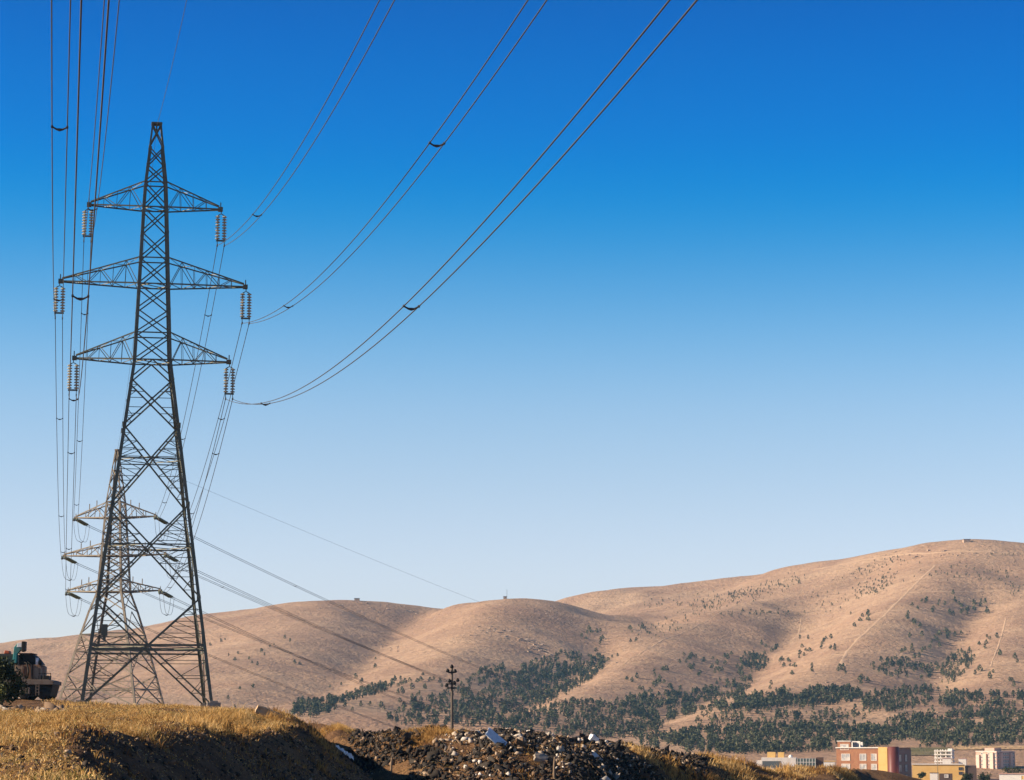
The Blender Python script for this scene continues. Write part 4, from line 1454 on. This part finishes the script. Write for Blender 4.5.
# dry bush on the heap, dark bush at the left edge
def leafy(name, label, cat, c, rad, n, mats, seed, leaf, stems=7, hole=.0):
    r = np.random.default_rng(seed)
    root = empty(name, tuple(c))
    tag(root, label, cat)
    mb = MB()
    for k in range(stems):
        a = r.uniform(0, 6.28)
        e = np.array([math.cos(a) * rad[0] * .6, math.sin(a) * rad[1] * .6, rad[2] * r.uniform(.8, 1.5)])
        mb.tube([(0, 0, -.1), tuple(e * .5 + r.normal(0, .05, 3)), tuple(e)], [leaf * .35, leaf * .25, leaf * .1], 5)
    mb.build("stem", M['wood'], root)
    for m, part in mats:
        cl = r.normal(size=(26, 3)); cl /= np.linalg.norm(cl, axis=1)[:, None]
        cl = cl * r.uniform(.35, .95, (26, 1)) * np.array(rad) + np.array([0, 0, rad[2] * .95])
        V, T = [], []
        for i in range(n):
            q = cl[r.integers(26)] + r.normal(0, .17, 3) * np.array(rad)
            u = r.normal(size=3); u /= np.linalg.norm(u)
            w = np.cross(u, r.normal(size=3)); w /= np.linalg.norm(w)
            s_ = leaf * r.uniform(.6, 1.5)
            b = len(V)
            V += [tuple(q + u * s_), tuple(q + w * s_ * .35), tuple(q - u * s_), tuple(q - w * s_ * .35)]
            T.append((b, b + 1, b + 2, b + 3))
        from_arrays(part, V, T, m, root)
    return root
M['leaf_dark'] = mat_layers("dark_leaves", (0.030, 0.042, 0.018), [((0.07, 0.075, 0.028), 1.4, 0.45, 0.62, 0.8)], rough=0.7, spec=0.2)
M['leaf_olive'] = mat_layers("olive_leaves", (0.12, 0.13, 0.035), [((0.06, 0.07, 0.025), 1.5, 0.45, 0.62, 0.8)], rough=0.7, spec=0.2)
M['leaf_dry'] = mat_layers("dry_twigs", (0.36, 0.20, 0.08), [((0.24, 0.13, 0.06), 3.0, 0.45, 0.62, 0.8)], rough=0.9, spec=0.1)
c = on_ground(514, 731, 100, 118); c[1] += .6; c[2] += .12
leafy("dry_bush", "round rust-yellow dry bush on the skyline of the rubble heap", "bush", c, (.62, .5, .33), 1500, [(M['leaf_dry'], "foliage")], 3, .06)
c = unproj(0, 700, 112); c[2] = ground_z(c[0], c[1])
leafy("leafy_bush", "dark green bush at the left edge in front of the parked machine", "bush", c, (1.05, .9, 1.08), 3000, [(M['leaf_dark'], "foliage")], 4, .10)
c = unproj(-6, 700, 108); c[2] = ground_z(c[0], c[1])
leafy("olive_shrub", "low olive-yellow shrub beneath the dark green bush at the left edge", "bush", c, (.6, .6, .55), 900, [(M['leaf_olive'], "foliage")], 5, .08)

# ------------------------------------------------------------------ parked machine on the left
YM = 137.0
MS = axdep(690, YM) / F
mz0 = ground_z(*unproj(28, 700, YM)[:2])
mo = unproj(28, 702, YM)
mroot = empty("work_machine", (mo[0], mo[1], mz0))
tag(mroot, "old rusty work machine with teal boom parked behind the mound at the left edge", "machine")
M['teal'] = mat_layers("teal_paint", (0.035, 0.22, 0.22), [((0.10, 0.12, 0.10), 2.5, 0.48, 0.65, 0.7)], rough=0.5)
M['dark_teal'] = mat_layers("dark_teal_paint", (0.018, 0.04, 0.04), [((0.06, 0.05, 0.04), 2.5, 0.48, 0.65, 0.7)], rough=0.5)
M['rust_cream'] = mat_layers("rusty_cream_paint", (0.24, 0.19, 0.14), [((0.15, 0.07, 0.035), 1.1, 0.44, 0.56, 0.9), ((0.12, 0.07, 0.05), 5.0, 0.55, 0.66, 0.6)], rough=0.7)
M['black'] = mat_layers("black_steel", (0.009, 0.009, 0.009), [((0.025, 0.018, 0.014), 3.0, 0.5, 0.66, 0.7)], rough=0.6)
M['deck'] = mat_layers("worn_deck", (0.16, 0.13, 0.11), [((0.12, 0.08, 0.06), 3.0, 0.45, 0.62, 0.8)], rough=0.8)
M['red'] = mat_layers("faded_red", (0.42, 0.09, 0.04), [], rough=0.6)
mx = lambda p: (p - 28) * MS
mzz = lambda p: (702 - p) * MS
def mprism(name, pts, y0, y1, mat, parent=mroot):
    mb = MB()
    mb.prism([(mx(a), mzz(b)) for a, b in pts], y0, y1)
    o = mb.build(name, mat, parent)
    bv = o.modifiers.new("bevel", 'BEVEL'); bv.width = .025; bv.segments = 2
    return o
mprism("deck", [(-42, 687.5), (57, 687.5), (57, 684), (52, 682.5), (-42, 682.5)], -1.25, 1.25, M['deck'])
mprism("skirt", [(-38, 699), (53, 699), (56, 687.7), (-38, 687.7)], -1.05, 1.05, M['black'])
tank = mprism("tank_body", [(17, 682.3), (43, 682.3), (43.3, 669), (41, 667.5), (17, 667.5)], -.85, .85, M['rust_cream'])
for q in (24, 33, 41):
    mprism("band", [(q, 682), (q + 1, 682), (q + 1, 668), (q, 668)], -.88, -.86, M['deck'], tank)
mprism("engine_cover", [(20, 667.3), (42.5, 667.3), (38, 661.5), (33.5, 657.3), (20, 657.3)], -.6, .6, M['black'])
mprism("cover_lid", [(19.5, 657.1), (34.5, 657.1), (33, 655.8), (20, 655.8)], -.65, .65, M['deck'])
boom = mprism("boom", [(14.5, 666), (18.6, 666), (18.8, 657), (23.6, 652), (23.4, 646), (19, 646.2), (15.6, 650.5)], -.9, -.55, M['teal'])
mprism("boom_cap", [(18.5, 650.2), (23.4, 650.2), (23.4, 645.8), (19.6, 646)], -.93, -.905, M['white'], boom)
mprism("boom_head", [(23.7, 655), (27, 654), (27.2, 644.6), (23.7, 644.4)], -1.0, -.5, M['black'], boom)
mprism("cab", [(-40, 682.3), (16.5, 682.3), (16.5, 657), (2, 656.5), (-40, 657)], -.7, .8, M['dark_teal'])
mprism("red_tank", [(3.5, 656.3), (9.5, 656.3), (8.6, 653.4), (4.5, 653)], -.3, .3, M['red'])
mb = MB(); mb.tube([(mx(38.2), -.62, mzz(668)), (mx(38.2), -.62, mzz(660.6))], .085, 10)
mb.build("exhaust_pipe", M['white'], mroot, True)
mb = MB(); mb.lathe((mx(41.2), -.62, mzz(667.4)), (mx(41.2), -.62, mzz(662.6)), [(0, .05), (.06, .1), (.16, .11), (.24, .06)], 10)
mb.build("air_filter", M['black'], mroot, True)
for yy in (-.95, .95):
    for q in (-28, 2, 28, 47):
        mb = MB()
        mb.lathe((mx(q), yy - .16, .31), (mx(q), yy + .16, .31), [(0, .2), (.02, .30), (.07, .33), (.25, .33), (.30, .30), (.32, .2)], 18)
        mb.build("wheel", M['black'], mroot, True)

mb = MB()
for q in (18, 24, 30, 36, 42, 48, 54): mb.bar((mx(q), -1.2, mzz(682.5)), (mx(q), -1.2, mzz(676 if q > 43 else 679)), .035, .035)
mb.bar((mx(42), -1.2, mzz(676.5)), (mx(54), -1.2, mzz(676.5)), .035, .035)
mb.build("handrail", M['black'], mroot)
mb = MB(); mb.tube([(mx(20), -.66, mzz(658)), (mx(24), -.72, mzz(664)), (mx(29), -.9, mzz(666)), (mx(31), -.93, mzz(674)), (mx(30), -.93, mzz(681))], .045, 7)
mb.tube([(mx(22), -.66, mzz(657)), (mx(27), -.74, mzz(662.5)), (mx(34), -.9, mzz(668)), (mx(35), -.93, mzz(681))], .035, 7)
mb.build("hose", M['black'], mroot, True)
mprism("tool_box", [(45, 682.4), (51.5, 682.4), (51.5, 678.5), (45.4, 678.2)], -.9, -.2, M['black'])
mprism("fuel_tank", [(24, 696.5), (34, 696.5), (34, 690.5), (24, 690.5)], -1.32, -1.06, M['deck'])
mb = MB()
for q in (40, 43): mb.bar((mx(q), -1.28, mzz(687)), (mx(q), -1.28, mzz(698)), .04, .04)
for p in (689, 692, 695): mb.bar((mx(40), -1.28, mzz(p)), (mx(43), -1.28, mzz(p)), .035, .035)
mb.build("ladder", M['deck'], mroot)

# ------------------------------------------------------------------ utility pole
YP = 230.0
pb = unproj(452.5, 728, YP)
zg = ground_z(pb[0], pb[1])
pr_ = empty("utility_pole", (pb[0], pb[1], zg))
tag(pr_, "tall thin utility pole with short crossarms and round insulators before the wooded valley", "utility pole")
ptop = zpx(666, YP) - zg
PSC = axdep(700, YP) / F
mb = MB()
mb.tube([(0, 0, -.3), (-.03, 0, ptop * .5), (-.07, 0, ptop)], [.18, .15, .10], 8)
mb.build("pole", M['dark_wood'], pr_, True)
for py, w in ((672.5, 3.4), (684, 4.2), (688, 5.0)):
    z = zpx(py, YP) - zg
    mb = MB(); mb.box((-.08, -.14, z), (2 * w * PSC, .1, .12))
    mb.build("crossarm", M['black'], pr_)
for px, py in ((447, 670.8), (454.4, 671.2), (448.8, 681), (457, 680.2), (446, 685.4), (453.8, 683), (451.2, 666.6)):
    z = zpx(py, YP) - zg
    x = (px - 452) * PSC
    mb = MB(); mb.lathe((x, -.14, z - .16), (x, -.14, z + .2), [(0, .05), (.04, .15), (.16, .19), (.24, .14), (.30, .10), (.36, .04)], 9)
    mb.build("insulator", M['black'], pr_, True)

# ------------------------------------------------------------------ the town at the lower right
M['brick'] = mat_layers("red_brick", (0.34, 0.165, 0.09), [((0.27, 0.12, 0.07), 0.7, 0.45, 0.6, 0.7), ((0.44, 0.26, 0.16), 2.5, 0.55, 0.7, 0.5)], rough=0.9)
M['yellow'] = mat_layers("yellow_render", (0.70, 0.46, 0.17), [((0.64, 0.39, 0.12), 0.5, 0.45, 0.6, 0.6)], rough=0.85)
M['maroon'] = mat_layers("maroon_tiles_and_shaded_side", (0.13, 0.035, 0.03), [], rough=0.5)
M['wall_white'] = mat_layers("white_render", (0.72, 0.69, 0.64), [((0.6, 0.56, 0.5), 0.6, 0.48, 0.62, 0.6)], rough=0.85)
M['pink'] = mat_layers("pink_render", (0.50, 0.30, 0.24), [((0.42, 0.25, 0.2), 0.5, 0.48, 0.62, 0.6)], rough=0.85)
M['glass'] = mat_layers("window_glass", (0.10, 0.12, 0.13), [], rough=0.15, spec=0.6)
M['blind'] = mat_layers("pale_window", (0.55, 0.52, 0.48), [((0.30, 0.32, 0.34), 0.9, 0.46, 0.54, 0.8)], rough=0.4)
M['green_glass'] = mat_layers("green_glass", (0.15, 0.20, 0.18), [], rough=0.2, spec=0.6)
M['frame'] = mat_layers("dark_frame", (0.10, 0.07, 0.06), [], rough=0.6)
M['roof_dark'] = mat_layers("dark_roof", (0.12, 0.07, 0.05), [], rough=0.8)

class House:
    def __init__(self, name, label, px, Y, rz, zbase, cat="building", group=None):
        p = unproj(px, 740, Y)
        zbase = float(far_z(np.array([p[0]]), np.array([p[1]]))[0]) - .6
        self.root = empty(name, (p[0], p[1], zbase), rz)
        self.zb, self.Y = zbase, Y
        tag(self.root, label, cat, group)
    def z(self, py): return zpx(py, self.Y) - self.zb
    def box(self, name, c, s_, mat, parent=None):
        mb = MB(); mb.box(c, s_)
        return mb.build(name, mat, parent or self.root)
    def window(self, c, s_, mat, axis='y', frame=None):
        """c: centre on the wall plane; frame and pane stand slightly proud"""
        mb = MB()
        t = .14
        if axis == 'y':
            for dx in (-1, 1): mb.box((c[0] + dx * (s_[0] / 2), c[1] - .06, c[2]), (t, .12, s_[1] + t))
            for dz in (-1, 1): mb.box((c[0], c[1] - .05, c[2] + dz * (s_[1] / 2)), (s_[0] - t, .1, t))
            mb.box((c[0], c[1] - .055, c[2]), (.08, .1, s_[1] - t))
        else:
            for dx in (-1, 1): mb.box((c[0] + .06, c[1] + dx * (s_[0] / 2), c[2]), (.12, t, s_[1] + t))
            for dz in (-1, 1): mb.box((c[0] + .05, c[1], c[2] + dz * (s_[1] / 2)), (.1, s_[0] - t, t))
            mb.box((c[0] + .055, c[1], c[2]), (.1, .08, s_[1] - t))
        w = mb.build("window", frame or M['wall_white'], self.root)
        mb = MB()
        if axis == 'y': mb.box((c[0], c[1] - .02, c[2]), (s_[0], .04, s_[1]))
        else: mb.box((c[0] + .02, c[1], c[2]), (.04, s_[0], s_[1]))
        mb.build("pane", mat, w)

# brick block
b = House("brick_building", "brick building with a yellow pilaster and maroon round corner", 873.5, 800, math.radians(-25), -14)
W, D = 18.6, 19.0
fx_ = lambda p: (p - 861.8) * .353
zr = b.z(748)
b.box("wall", (0, 0, zr / 2), (W, D, zr), M['brick'])
b.box("wall", (W / 2 - .0 + .08, 1.0, zr / 2 - .25), (.16, D - 2.2, zr - .5), M['maroon'])  # dark panel over the right side; its shade is put into the colour
b.box("cornice", (0, -D / 2 - .1, zr + .12), (W + .3, .5, .3), M['wall_white'])
b.box("roof", (0, .2, zr + .06), (W - .3, D - .6, .16), M['roof_dark'])
zp = b.z(741.5)
b.box("roof_room", (fx_(842.5), -D / 2 + 2.6, (zr + zp) / 2), (4.2, 5.1, zp - zr), M['brick'])
b.box("parapet", (fx_(842.5), -D / 2 + 2.6, zp + .12), (4.6, 5.5, .24), M['wall_white'])
mb = MB()
for q in (850, 857): mb.box((fx_(q), -D / 2 + .3, (zr + b.z(742)) / 2), (.35, .35, b.z(742) - zr))
mb.box((fx_(853), -D / 2 + .3, b.z(742) + .1), (3.2, .4, .3)); mb.box((fx_(853), -D / 2 + 3.2, (zr + b.z(742)) / 2), (3.0, .3, b.z(742) - zr))
mb.build("roof_frame", M['wall_white'], b.root)
b.box("pilaster", (fx_(878.5), -D / 2 - .2, zr / 2 + .15), (2.9, .44, zr + .3), M['yellow'])
mb = MB(); mb.lathe((W / 2 - .2, -D / 2 + .3, 0), (W / 2 - .2, -D / 2 + .3, zr + .5), [(0, 1.7), (.1, 1.75), (zr + .4, 1.75), (zr + .45, 1.6)], 20)
mb.build("corner_tower", M['maroon'], b.root, True)
for py in (757, 767, 777):
    for q, w_ in ((844, 2.7), (860, 2.0), (870, 1.7)):
        b.window((fx_(q), -D / 2, b.z(py)), (w_, 2.0), M['blind'])
    for q in (-3.2, 3.4):
        b.window((W / 2 + .16, q, b.z(py + 1)), (2.6, 2.2), M['blind'], 'x', M['frame'])
b.window((fx_(843), -D / 2 + .05, b.z(747)), (2.6, 1.7), M['blind'])

# white low house
b = House("white_house", "low white house with a tan rooftop room and a dark window band", 786, 760, math.radians(-8), -14)
k = .304
hx = lambda p: (p - 786) * k
b.box("wall", (hx(779), 0, b.z(757.5) / 2), (34 * k, 10, b.z(757.5)), M['wall_white'])
b.box("low_wing", (hx(755), -.5, b.z(765) / 2), (13 * k, 9, b.z(765)), M['wall_white'])
b.box("low_wing", (hx(759.5), -.3, b.z(760.5) / 2), (4.6 * k, 9, b.z(760.5)), M['wall_white'])
b.box("window_band", (hx(772), -5.03, b.z(764)), (18 * k, .1, 6 * k), M['glass'])
b.box("roof_room", (hx(771.5), .3, (b.z(757.5) + b.z(752)) / 2), (8 * k, 4, b.z(752) - b.z(757.5)), M['yellow'])
b.box("roof_room", (hx(781), .3, (b.z(757.5) + b.z(752.2)) / 2), (6 * k, 4, b.z(752.2) - b.z(757.5)), M['yellow'])
b.box("glass_wing", (hx(805.8), -.2, b.z(758.5) / 2), (19.2 * k, 9.4, b.z(758.5)), M['green_glass'])
mb = MB()
for i in range(7): mb.box((hx(797.5 + i * 2.9), -4.95, b.z(758.5) / 2 + 0.02), (.12, .14, b.z(758.5)))
mb.box((hx(805.8), -4.96, b.z(762)), (19 * k, .1, .14))
mb.build("mullions", M['wall_white'], b.root)
b.box("brown_wing", (hx(819), .2, b.z(757.3) / 2), (6.8 * k, 8, b.z(757.3)), M['roof_dark'])
mb = MB(); mb.lathe((hx(790.5), -2, b.z(757.6)), (hx(790.5), -2, b.z(754.4)), [(0, .55), (.3, .62), (.6, .5), (.85, .2)], 12)
mb.build("water_tank", M['white'], b.root, True)

b = House("cream_shed", "small cream shed between the white house and the brick building", 829, 790, math.radians(-12), -14)
b.box("wall", (0, 0, b.z(761.5) / 2), (3.6, 3, b.z(761.5)), M['wall_white'])
b.box("roof", (0, 0, b.z(761.5) + .08), (4.0, 3.4, .16), M['yellow'])

b = House("yellow_hall", "long low yellow hall right of the brick building", 942, 780, math.radians(-10), -15)
k = .312
hx = lambda p: (p - 942) * k
b.box("wall", (hx(938), 0, b.z(764.5) / 2), (51 * k, 9, b.z(764.5)), M['yellow'])
b.box("roof", (hx(938), 0, b.z(764.5) + .1), (52 * k, 9.5, .2), M['wall_white'])
b.box("end_bay", (hx(969.3), .1, b.z(765.5) / 2), (11 * k, 8.6, b.z(765.5)), M['frame'])
for py in (768.5, 773):
    b.window((hx(959.5), -4.5, b.z(py)), (1.1, .8), M['glass'], 'y', M['frame'])
b = House("white_kiosk", "small white kiosk in front of the yellow hall at the lower edge", 933.5, 700, math.radians(-12), -14)
b.box("wall", (0, 0, b.z(773) / 2), (2.3, 2.2, b.z(773)), M['wall_white'])
b.box("roof", (0, 0, b.z(773) + .06), (2.5, 2.4, .12), M['roof_dark'])
b = House("dark_shed", "dark flat shed beside the white kiosk at the lower edge", 945, 715, math.radians(-12), -14)
b.box("wall", (0, 0, b.z(773.5) / 2), (3.6, 3, b.z(773.5)), M['frame'])
b.window((.2, -1.5, b.z(776)), (1.0, .8), M['blind'])
b = House("white_shed", "long low white shed at the right edge below the apartment tower", 1014, 720, math.radians(-15), -14)
b.box("wall", (0, 0, b.z(774) / 2), (8.5, 5, b.z(774)), M['wall_white'])
b.box("roof", (0, 0, b.z(774) + .1), (8.9, 5.4, .2), M['pink'])
b.window((2.6, -2.5, b.z(777.5)), (1.4, 1.2), M['yellow'])

# concrete frame building
b = House("unfinished_building", "unfinished white concrete frame building on the plain behind the yellow hall", 944, 1060, math.radians(-20), -12)
k = .424
mb = MB()
for x in (-3.4, -1.1, 1.1, 3.4):
    for y in (-2.5, 2.5): mb.box((x, y, b.z(750) / 2 + .2), (.4, .4, b.z(750)))
mb.build("columns", M['wall_white'], b.root)
for py in (751, 754.5, 758, 761.5):
    b.box("floor_slab", (0, 0, b.z(py)), (7.6, 6, .42), M['wall_white'])
b.box("stair_room", (2.6, .5, (b.z(758) + b.z(748.5)) / 2), (1.8, 3, b.z(748.5) - b.z(758)), M['wall_white'])
for px, w_, py, l in ((946.5, 3.4, 759.5, "low white block at the foot of the unfinished concrete frame"), (962, 3.0, 759.8, "low white block on the plain left of the apartment tower")):
    b = House("white_block_house", l, px, 1020, math.radians(-14), -12)
    b.box("wall", (0, 0, b.z(py - 1.2) / 2), (w_, 3, b.z(py - 1.2)), M['wall_white'])
    b.box("roof", (0, 0, b.z(py - 1.2) + .1), (w_ + .4, 3.4, .18), M['pink'])

# apartment tower
M['cream_pink'] = mat_layers("cream_pink_render", (0.62, 0.44, 0.36), [((0.58, 0.44, 0.38), 0.5, 0.48, 0.62, 0.6)], rough=0.85)
b = House("apartment_tower", "pink and white apartment tower with rows of balconies at the right edge", 995, 1150, math.radians(-50), -14)
k = .496
Ht = b.z(751.5)
b.box("wall", (0, 0, Ht / 2), (12.0, 13.0, Ht), M['pink'])
b.box("roof_room", (-.5, -1, Ht + .8), (5.5, 5.0, 1.6), M['pink'])
b.box("roof", (0, 0, Ht + .1), (12.3, 13.3, .2), M['wall_white'])
for i, x in enumerate((-4.4, -.4, 3.6)):
    h_ = b.z(752.5 + (2 - i) * 1.2)
    b.box("bay", (x, -6.5 - .45, h_ / 2), (1.9, .9, h_), M['cream_pink'])
for y in (-3.6, 3.2):
    b.box("bay", (6.0 + .4, y, Ht / 2 - .3), (.8, 1.5, Ht - .6), M['cream_pink'])
nfl = 7
for f in range(nfl):
    z = Ht - 1.0 - f * 1.62
    for x in (-2.4, 1.6, 5.2):
        b.window((x, -6.5, z), (1.1, 1.0), M['glass'], 'y', M['wall_white'])
    for y in (-5.4, -1.6, -.2, 1.4, 5.2):
        b.window((6.0, y, z), (1.2, 1.0), M['glass'], 'x', M['wall_white'])

# lamp post, roadside trees, dishes
p = unproj(937.5, 760, 640); zb_ = -14.0
r = empty("lamp_post", (p[0], p[1], zb_))
tag(r, "thin lamp post standing before the yellow hall", "lamp post")
h_ = zpx(752.5, 640) - zb_
mb = MB(); mb.tube([(0, 0, 0), (0, 0, h_ - .5), (.15, 0, h_ - .1), (.6, 0, h_)], [.09, .06, .05, .04], 7); mb.build("post", M['steel'], r, True)
mb = MB(); mb.box((.8, 0, h_), (.5, .18, .1)); mb.build("lamp_head", M['wall_white'], r)
for px, py, Yt, rad, l, sd in [(967, 780, 690, (1.7, 1.5, 1.5), "dark bush in front of the end of the yellow hall", 31), (985, 779, 700, (1.9, 1.5, 1.3), "dark bush at the foot of the apartment tower", 32),
                         (1012, 772, 900, (4.5, 3, 1.4), "dark hedge-like tree right of the apartment tower's foot", 33), (922, 776, 705, (1.2, 1.2, .7), "small dark bush left of the white kiosk", 34)]:
    p = unproj(px, py, Yt)
    leafy("leafy_bush", l, "bush", (p[0], p[1], p[2] - rad[2] * .6), rad, 900, [(M['leaf_dark'], "foliage")], sd, .28)
p = unproj(737, 763.5, 500)
r = empty("satellite_dish", (p[0], p[1], p[2] - 1.2))
tag(r, "white satellite dish peeping over the bank left of the white house", "dish")
mb = MB(); mb.tube([(0, 0, -4), (0, 0, 1.3)], .06, 6); mb.build("mast", M['steel'], r)
mb = MB(); mb.lathe((.1, -.3, 1.75), (0, .1, 1.6), [(0, .62), (.08, .52), (.16, .36), (.22, .12)], 16); mb.build("dish", M['white'], r, True)

# huts and masts on the ridge
def crest_hut(px, Y, label, w, h, mast=0):
    p = unproj(px, 600, Y)
    z = float(far_z(np.array([p[0]]), np.array([Y]))[0])
    r = empty("hilltop_hut", (p[0], Y, z)); tag(r, label, "hut")
    mb = MB(); mb.box((0, 0, h / 2 - .5), (w, w, h + 1)); mb.build("wall", M['rock'], r)
    mb = MB(); mb.box((0, 0, h + .15), (w + .5, w + .5, .3)); mb.build("roof", M['roof_dark'], r)
    if mast:
        mb = MB(); mb.tube([(w * .6, 0, -.5), (w * .6, 0, mast)], .16, 5); mb.build("mast", M['steel'], r)
crest_hut(505, 2350, "small hut with a thin mast on the bare rounded summit", 3, 2.2, 9)
crest_hut(357, 2500, "small hut on the low rounded hilltop at the left", 5, 2)
crest_hut(968, 2560, "small pale hut on the highest hilltop at the right", 7, 2.5)
print("TREES", ntree, "GRASS", gb // 5)
#MORE
